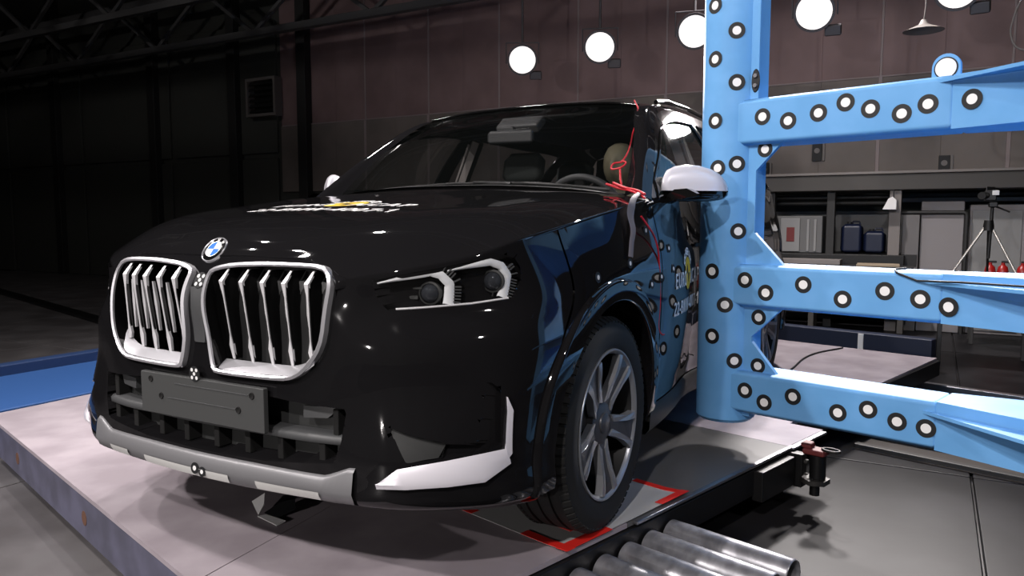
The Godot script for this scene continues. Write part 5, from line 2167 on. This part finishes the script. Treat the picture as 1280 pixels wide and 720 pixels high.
func car_inside(car: Node3D) -> void:
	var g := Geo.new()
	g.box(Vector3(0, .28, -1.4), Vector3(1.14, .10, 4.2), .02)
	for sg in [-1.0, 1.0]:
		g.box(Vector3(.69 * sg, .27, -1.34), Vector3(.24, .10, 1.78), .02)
	g.box(Vector3(0, .45, .10), Vector3(1.10, .42, .9), .03)  # unseen block added in the engine bay to stop light passing
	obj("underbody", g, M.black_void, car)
	g = Geo.new()
	g.box(Vector3(0, .66, -.40), Vector3(1.5, .72, .06), .01)
	obj("bulkhead", g, M.black_void, car)
	# dashboard
	g = Geo.new()
	var rr := []
	for k in 31:
		var x := lerpf(-.76, .76, k / 30.0)
		var e := 1.0 - pow(absf(x) / .8, 4.0)
		rr.append(PackedVector3Array([Vector3(x, 1.07, -.52 - .04 * (1 - e)), Vector3(x, 1.085, -.70), Vector3(x, 1.075, -.86), Vector3(x, 1.03, -.90), Vector3(x, .85, -.86), Vector3(x, .60, -.78)]))
	g.grid(rr, 1.0)
	obj("dashboard", g, M.dash, car)
	g = Geo.new()
	var arc := PackedVector3Array()
	var wt := Basis(Vector3.RIGHT, deg_to_rad(-64))
	for k in 40:
		arc.append(Vector3(.37, 1.035, -1.0) + wt * Vector3(.185 * cos(TAU * k / 40), 0, .185 * sin(TAU * k / 40)))
	g.tube(arc, .016, 10, true)
	var sw := obj("steering_wheel", g, M.grey_plastic, car)
	g = Geo.new()
	g.box(Vector3(.37, 1.035, -1.0), Vector3(.16, .05, .13), .02, wt)
	for a in [0.0, PI, PI / 2]:
		g.bar(Vector3(.37, 1.035, -1.0), Vector3(.37, 1.035, -1.0) + wt * Vector3(.18 * cos(a), 0, .18 * sin(a)), .05, .02, .006)
	obj("hub", g, M.dash, sw)
	# seats
	for e in [[-.37, -1.62], [.37, -1.62], [-.40, -2.42], [.40, -2.42]]:
		var x: float = e[0]
		var z: float = e[1]
		var lean := Basis(Vector3.RIGHT, deg_to_rad(-16))
		var st := Node3D.new()
		st.name = "seat"
		car.add_child(st, true)
		g = Geo.new()
		g.box(Vector3(x, .55, z + .25), Vector3(.52, .16, .54), .06)
		obj("cushion", g, M.seat_cloth, st)
		g = Geo.new()
		g.box(Vector3(x, .90, z - .06), Vector3(.50, .66, .16), .07, lean)
		for s in [-1.0, 1.0]:
			g.box(Vector3(x + .21 * s, .86, z - .01), Vector3(.09, .52, .16), .04, lean)
		obj("backrest", g, M.seat_cloth, st)
		g = Geo.new()
		g.box(Vector3(x, 1.31, z - .14), Vector3(.27, .19, .11), .045, lean)
		obj("headrest", g, M.seat_cloth, st)
		g = Geo.new()
		for s in [-.06, .06]:
			g.cyl(Vector3(x + s, 1.16, z - .13), Vector3(x + s, 1.26, z - .14), .007, .007, 8)
		obj("headrest_post", g, M.steel, st)
	# inside mirror and its sensor box at the glass
	g = Geo.new()
	g.box(Vector3(-.02, 1.405, -.98), Vector3(.24, .065, .035), .015, Basis(Vector3.UP, .12))
	obj("rear_view_mirror", g, M.grey_plastic, car)
	g = Geo.new()
	g.box(Vector3(-.03, 1.475, -1.10), Vector3(.24, .05, .10), .012, Basis(Vector3.RIGHT, .62))
	g.box(Vector3(-.08, 1.44, -1.05), Vector3(.10, .05, .05), .01)
	obj("sensor_box", g, M.grey_plastic, car)
	# headliner and far-side belt with its post trim
	g = Geo.new()
	g.box(Vector3(0, 1.535, -2.1), Vector3(1.08, .02, 1.7), .005)
	obj("headliner", g, M.interior, car)
	for sg in [-1.0, 1.0]:
		g = Geo.new()
		g.bar(Vector3(.60 * sg, 1.47, -1.62), Vector3(.78 * sg, 1.05, -1.60), .10, .03, .008, Vector3.RIGHT)
		obj("pillar_trim", g, M.interior, car)
		g = Geo.new()
		g.bar(Vector3(.585 * sg, 1.46, -1.57), Vector3(.745 * sg, 1.05, -1.54), .045, .004, 0.0, Vector3.BACK)
		g.bar(Vector3(.635 * sg, 1.45, -1.57), Vector3(.77 * sg, 1.08, -1.54), .012, .004, 0.0, Vector3.BACK)
		obj("seat_belt", g, M.shelf_light, car)
		g = Geo.new()
		g.box(Vector3(.80 * sg, .75, -1.5), Vector3(.03, .62, 2.0), .01)
		obj("door_lining", g, M.interior, car)

func car_wheels(car: Node3D) -> void:
	var w := Node3D.new()
	w.name = "wheel"
	car.add_child(w, true)
	var g := Geo.new()
	var xf := Transform3D(Basis(Vector3.UP, PI / 2), Vector3.ZERO) # lathe axis along +x
	var tp := PackedVector2Array([Vector2(.236, -.095), Vector2(.262, -.108), Vector2(.305, -.112), Vector2(.336, -.098), Vector2(.344, -.075)])
	for e in [-.045, 0.0, .045]:
		tp.append_array(PackedVector2Array([Vector2(.346, e - .007), Vector2(.339, e - .006), Vector2(.339, e + .006), Vector2(.346, e + .007)]))
	tp.append_array(PackedVector2Array([Vector2(.344, .075), Vector2(.336, .098), Vector2(.305, .112), Vector2(.296, .1135), Vector2(.262, .109), Vector2(.246, .103), Vector2(.240, .096), Vector2(.236, .090)]))
	g.lathe(tp, xf, 96)
	obj("tyre", g, M.rubber, w)
	g = Geo.new()
	for k in 72:
		var a := TAU * k / 72
		var b := Basis(Vector3.RIGHT, a)
		for s in [-1.0, 1.0]:
			g.box(b * Vector3(s * .090, .3385, 0), Vector3(.030, .008, .021), .002, b * Basis(Vector3.BACK, -s * .55))
	obj("tread_block", g, M.rubber, w).set_meta("kind", "stuff")
	g = Geo.new()
	g.lathe(PackedVector2Array([Vector2(.238, .088), Vector2(.2455, .101), Vector2(.244, .108), Vector2(.239, .109), Vector2(.233, .104), Vector2(.228, .094)]), xf, 72)
	obj("rim", g, M.rim_face, w)
	g = Geo.new()
	g.lathe(PackedVector2Array([Vector2(.228, .094), Vector2(.222, .03), Vector2(.218, -.08), Vector2(.236, -.095)]), xf, 48)
	obj("barrel", g, M.black_plastic, w)
	g = Geo.new()
	g.lathe(PackedVector2Array([Vector2(.145, .0), Vector2(.145, .012), Vector2(.06, .014), Vector2(.05, .03), Vector2(0, .03)]), xf, 40)
	obj("brake_disc", g, M.iron, w)
	g = Geo.new()
	g.lathe(PackedVector2Array([Vector2(.224, -.02), Vector2(0.0, -.02)]), xf, 24)
	obj("backing_plate", g, M.black_void, w)
	var dishy := func(p: Vector3) -> Vector3:
		var r := Vector2(p.x, p.y).length()
		return Vector3(p.x, p.y, p.z + lerpf(.058, .082, smoothstep(.06, .225, r)))
	var to_x := Transform3D(Basis(Vector3(0, 0, -1), Vector3.UP, Vector3.RIGHT), Vector3.ZERO)
	for k in 5:
		var rot := Transform3D(to_x.basis * Basis(Vector3.BACK, TAU * k / 5 + .628), Vector3.ZERO)
		# broad spoke that widens to the rim, with a bright machined arm along each edge and a sunk middle
		g = Geo.new()
		g.plate(dense(pv([-.034, .035, .034, .035, .034, .10, .040, .16, .060, .223, .03, .231, -.03, .231, -.060, .223, -.040, .16, -.034, .10]), .03), .018, rot, dishy)
		obj("spoke", g, M.rim_dark, w)
		for s in [-1.0, 1.0]:
			g = Geo.new()
			var poly := pv([.012, .085, .035, .06, .036, .10, .042, .16, .064, .221, .040, .229, .024, .165, .017, .115])
			if s < 0.0:
				poly = mirrored(poly)
			g.plate(dense(poly, .03), .026, rot, dishy)
			obj("bright_arm", g, M.rim_face, w)
		# short dark petal low in the window between two spokes
		g = Geo.new()
		g.plate(dense(pv([-.030, .05, .030, .05, .040, .118, .022, .136, -.022, .136, -.040, .118]), .03), .014, Transform3D(to_x.basis * Basis(Vector3.BACK, TAU * k / 5), Vector3(-.022, 0, 0)), dishy)
		obj("petal", g, M.rim_dark, w)
		g = Geo.new()
		var bolt := Vector3(.082, .055 * cos(TAU * k / 5 + .75), .055 * sin(TAU * k / 5 + .75))
		g.cyl(bolt - Vector3(.02, 0, 0), bolt + Vector3(-.004, 0, 0), .0125, .0125, 14)
		obj("bolt_hole", g, M.black_void, w)
	g = Geo.new()
	g.lathe(PackedVector2Array([Vector2(.075, .05), Vector2(.075, .076), Vector2(.064, .081), Vector2(.034, .083), Vector2(.033, .088), Vector2(.028, .090), Vector2(0, .091)]), xf, 40)
	obj("hub_cap", g, M.rim_dark, w)
	w.position = Vector3(.796, .350, 0)
	for e in [[.796, AX, 0.0], [-.796, 0.0, PI], [-.796, AX, PI]]:
		var q := w.duplicate()
		q.name = "wheel"
		car.add_child(q, true)
		q.position = Vector3(e[0], .350, e[1])
		q.rotation.y = e[2]

func dots(car: Node3D, called: String, at: Vector3, nrm: Vector3, five: bool, r: float) -> void:
	var x := Vector3.UP.cross(nrm).normalized()
	var xf := Transform3D(Basis(x, nrm.cross(x), nrm), at)
	var g := Geo.new()
	g.lathe(PackedVector2Array([Vector2(r, 0), Vector2(r, .001), Vector2(0, .001)]), xf, 24)
	var o := obj(called, g, M.mark_black, car)
	var list := [[0, 0]] if not five else [[0, 0], [-.42, .5], [.42, .5], [-.42, -.5], [.42, -.5]]
	for e in list:
		g = Geo.new()
		g.lathe(PackedVector2Array([Vector2(r * (.24 if five else .45), .0012), Vector2(0, .0012)]), xf * Transform3D(Basis.IDENTITY, Vector3(e[0] * r, e[1] * r, .0004)), 14)
		obj("white_dot", g, M.text_white, o)

func car_marks(car: Node3D) -> void:
	var g: Geo
	# five-dot stickers down the middle of the nose
	dots(car, "dot_sticker", fpt(0, .838, .004), fn(0, .838), true, .024)
	dots(car, "dot_sticker", Vector3(0, .5785, .8575), Vector3(0, 0, 1), true, .022)
	dots(car, "dot_sticker", Vector3(0, .311, fz(0, .311) + .015), Vector3(0, .1, 1).normalized(), false, .016)
	dots(car, "dot_sticker", Vector3(.03, .305, fz(.03, .305) + .015), Vector3(0, .1, 1).normalized(), false, .014)
	# lettering and round emblem on the hood
	var c := Vector2(-.02, .28)
	var hp := func(o: Vector2) -> Callable:
		return func(p: Vector2, l := 0.0) -> Vector3: return hpt(o.x + p.x, o.y - p.y, .0025 + l)
	obj("lettering", text_geo("EURO", .10, hp.call(Vector2(-.15, .27))), M.text_white, car)
	obj("lettering", text_geo("NCAP", .10, hp.call(Vector2(.20, .27))), M.text_white, car)
	obj("lettering", text_geo("22-BMW-4007-1", .085, hp.call(Vector2(.06, .41))), M.text_white, car)
	ncap_emblem(car, hp.call(Vector2(.03, .25)), .078)
	arc_text(car, hp.call(Vector2(.03, .25)), "FOR SAFER CARS", .10, .05)
	# the same on the driver's door
	var dp := func(o: Vector2) -> Callable:
		return func(p: Vector2, l := 0.0) -> Vector3:
			var q := door_pt(o.x - p.x, o.y + p.y)
			return q + Vector3(.003 + l, 0, 0)
	obj("lettering", text_geo("EURO", .085, dp.call(Vector2(-.745, .765))), M.text_white, car)
	obj("lettering", text_geo("NCAP", .085, dp.call(Vector2(-1.045, .765))), M.text_white, car)
	obj("lettering", text_geo("22-BMW-4007-1", .075, dp.call(Vector2(-.89, .655))), M.text_white, car)
	ncap_emblem(car, dp.call(Vector2(-.895, .785)), .07)
	arc_text(car, dp.call(Vector2(-.895, .785)), "FOR SAFER CARS", .09, .045)
	# round test dots on fender and door
	for e in [[-.115, .865], [.135, .835], [-.33, .78], [-.44, .80], [-.34, .97], [-.56, .90], [-.60, .82]]:
		var z: float = e[0]
		var y: float = e[1]
		dots(car, "round_sticker", Vector3(sx(z, y) + .003, y, z), Vector3(1, .12, .1).normalized(), false, .017)
	# strip of grey tape from the pillar's foot down the fender, hooked at its end
	var rows := []
	var pts := PackedVector3Array([Vector3(.845, 1.105, -.40), Vector3(.868, 1.068, -.27), Vector3(.880, 1.02, -.22), Vector3(.897, .975, -.20), Vector3(.908, .93, -.155), Vector3(.920, .885, -.115)])
	for k in 31:
		var u := k / 30.0
		var p := spline(pts, u * 4.999)
		var w := lerpf(.036, .018, smoothstep(.2, .9, u))
		if u < .25:
			w = lerpf(.016, .034, u / .25)
		rows.append(PackedVector3Array([p + Vector3(0, .004, w), p + Vector3(.010, 0, 0), p + Vector3(0, -.004, -w)]))
	g = Geo.new()
	g.grid(rows, 1.0)
	obj("grey_tape", g, M.grey_tape, car)
	# red trigger wires along the pillar, round the mirror's foot and down the door gap
	var wire := func(list: Array, r: float) -> void:
		var p := PackedVector3Array()
		for q in list:
			p.append(q)
		var cc := PackedVector3Array()
		var m := (p.size() - 1) * 8
		for k in m + 1:
			cc.append(spline(p, minf(float(k) / 8.0, p.size() - 1.001)))
		var q2 := Geo.new()
		q2.tube(cc, r, 6)
		obj("red_wire", q2, M.red_wire, car)
	wire.call([Vector3(.563, 1.552, -1.10), Vector3(.60, 1.50, -1.06), Vector3(.625, 1.44, -.97), Vector3(.64, 1.38, -.88), Vector3(.66, 1.325, -.80), Vector3(.672, 1.27, -.72), Vector3(.672, 1.24, -.67)], .0035)
	wire.call([Vector3(.672, 1.24, -.67), Vector3(.645, 1.235, -.655), Vector3(.65, 1.21, -.62), Vector3(.685, 1.215, -.625), Vector3(.69, 1.24, -.665), Vector3(.67, 1.245, -.67)], .004)
	wire.call([Vector3(.68, 1.215, -.63), Vector3(.70, 1.17, -.585), Vector3(.72, 1.135, -.53), Vector3(.68, 1.145, -.49), Vector3(.72, 1.13, -.50), Vector3(.80, 1.115, -.43), Vector3(.845, 1.10, -.40), Vector3(.88, 1.085, -.36)], .0045)
	wire.call([Vector3(.70, 1.150, -.51), Vector3(.76, 1.130, -.465), Vector3(.83, 1.115, -.42), Vector3(.87, 1.10, -.39)], .005)
	wire.call([Vector3(.90, 1.02, -.27), Vector3(.912, .985, -.31), Vector3(.916, .945, -.37), Vector3(.918, .90, -.405), Vector3(.916, .85, -.425), Vector3(.914, .70, -.45), Vector3(.91, .60, -.455), Vector3(.91, .575, -.50), Vector3(.905, .585, -.56), Vector3(.905, .615, -.60)], .0035)

func door_pt(z: float, y: float) -> Vector3:
	# skin of the driver's door at z, y
	var a := 9.5
	var b := 12.5
	for k in 16:
		var m := (a + b) / 2
		if spline(ring[4], m, true).z > z:
			a = m
		else:
			b = m
	var col := ring_col(a)
	var t0 := 2.0
	var t1 := 5.99
	for k in 14:
		var m := (t0 + t1) / 2
		if spline(col, m).y < y:
			t0 = m
		else:
			t1 = m
	return dent(spline(col, t0))

func ncap_emblem(car: Node3D, place: Callable, r: float) -> void:
	var g := Geo.new()
	sector(g, 0.0, r * 1.05, 0, TAU, place, -.001)
	var o := obj("round_emblem", g, M.mark_black, car)
	g = Geo.new()
	sector(g, 0.0, r * .97, .04, PI / 2 - .04, place)
	sector(g, .55 * r, r * .97, PI / 2 + .04, PI - .04, place)
	sector(g, 0.0, r * .97, PI + .04, PI * 1.5 - .04, place)
	sector(g, .55 * r, r * .97, PI * 1.5 + .04, TAU - .04, place)
	obj("yellow_field", g, M.text_yellow, o)

func arc_text(car: Node3D, place: Callable, s: String, r: float, size: float) -> void:
	var g := Geo.new()
	for k in s.length():
		if s[k] == " ":
			continue
		var an := lerpf(PI * .86, PI * .14, (k + .5) / s.length())
		var q := text_geo(s[k], size, func(p: Vector2, l := 0.0) -> Vector3:
			return place.call(Vector2(cos(an), sin(an)) * r + p.rotated(an - PI / 2), l))
		var b := g.v.size()
		g.v.append_array(q.v)
		g.n.append_array(q.n)
		for i in q.idx:
			g.idx.append(b + i)
	obj("arc_lettering", g, M.text_white, car)
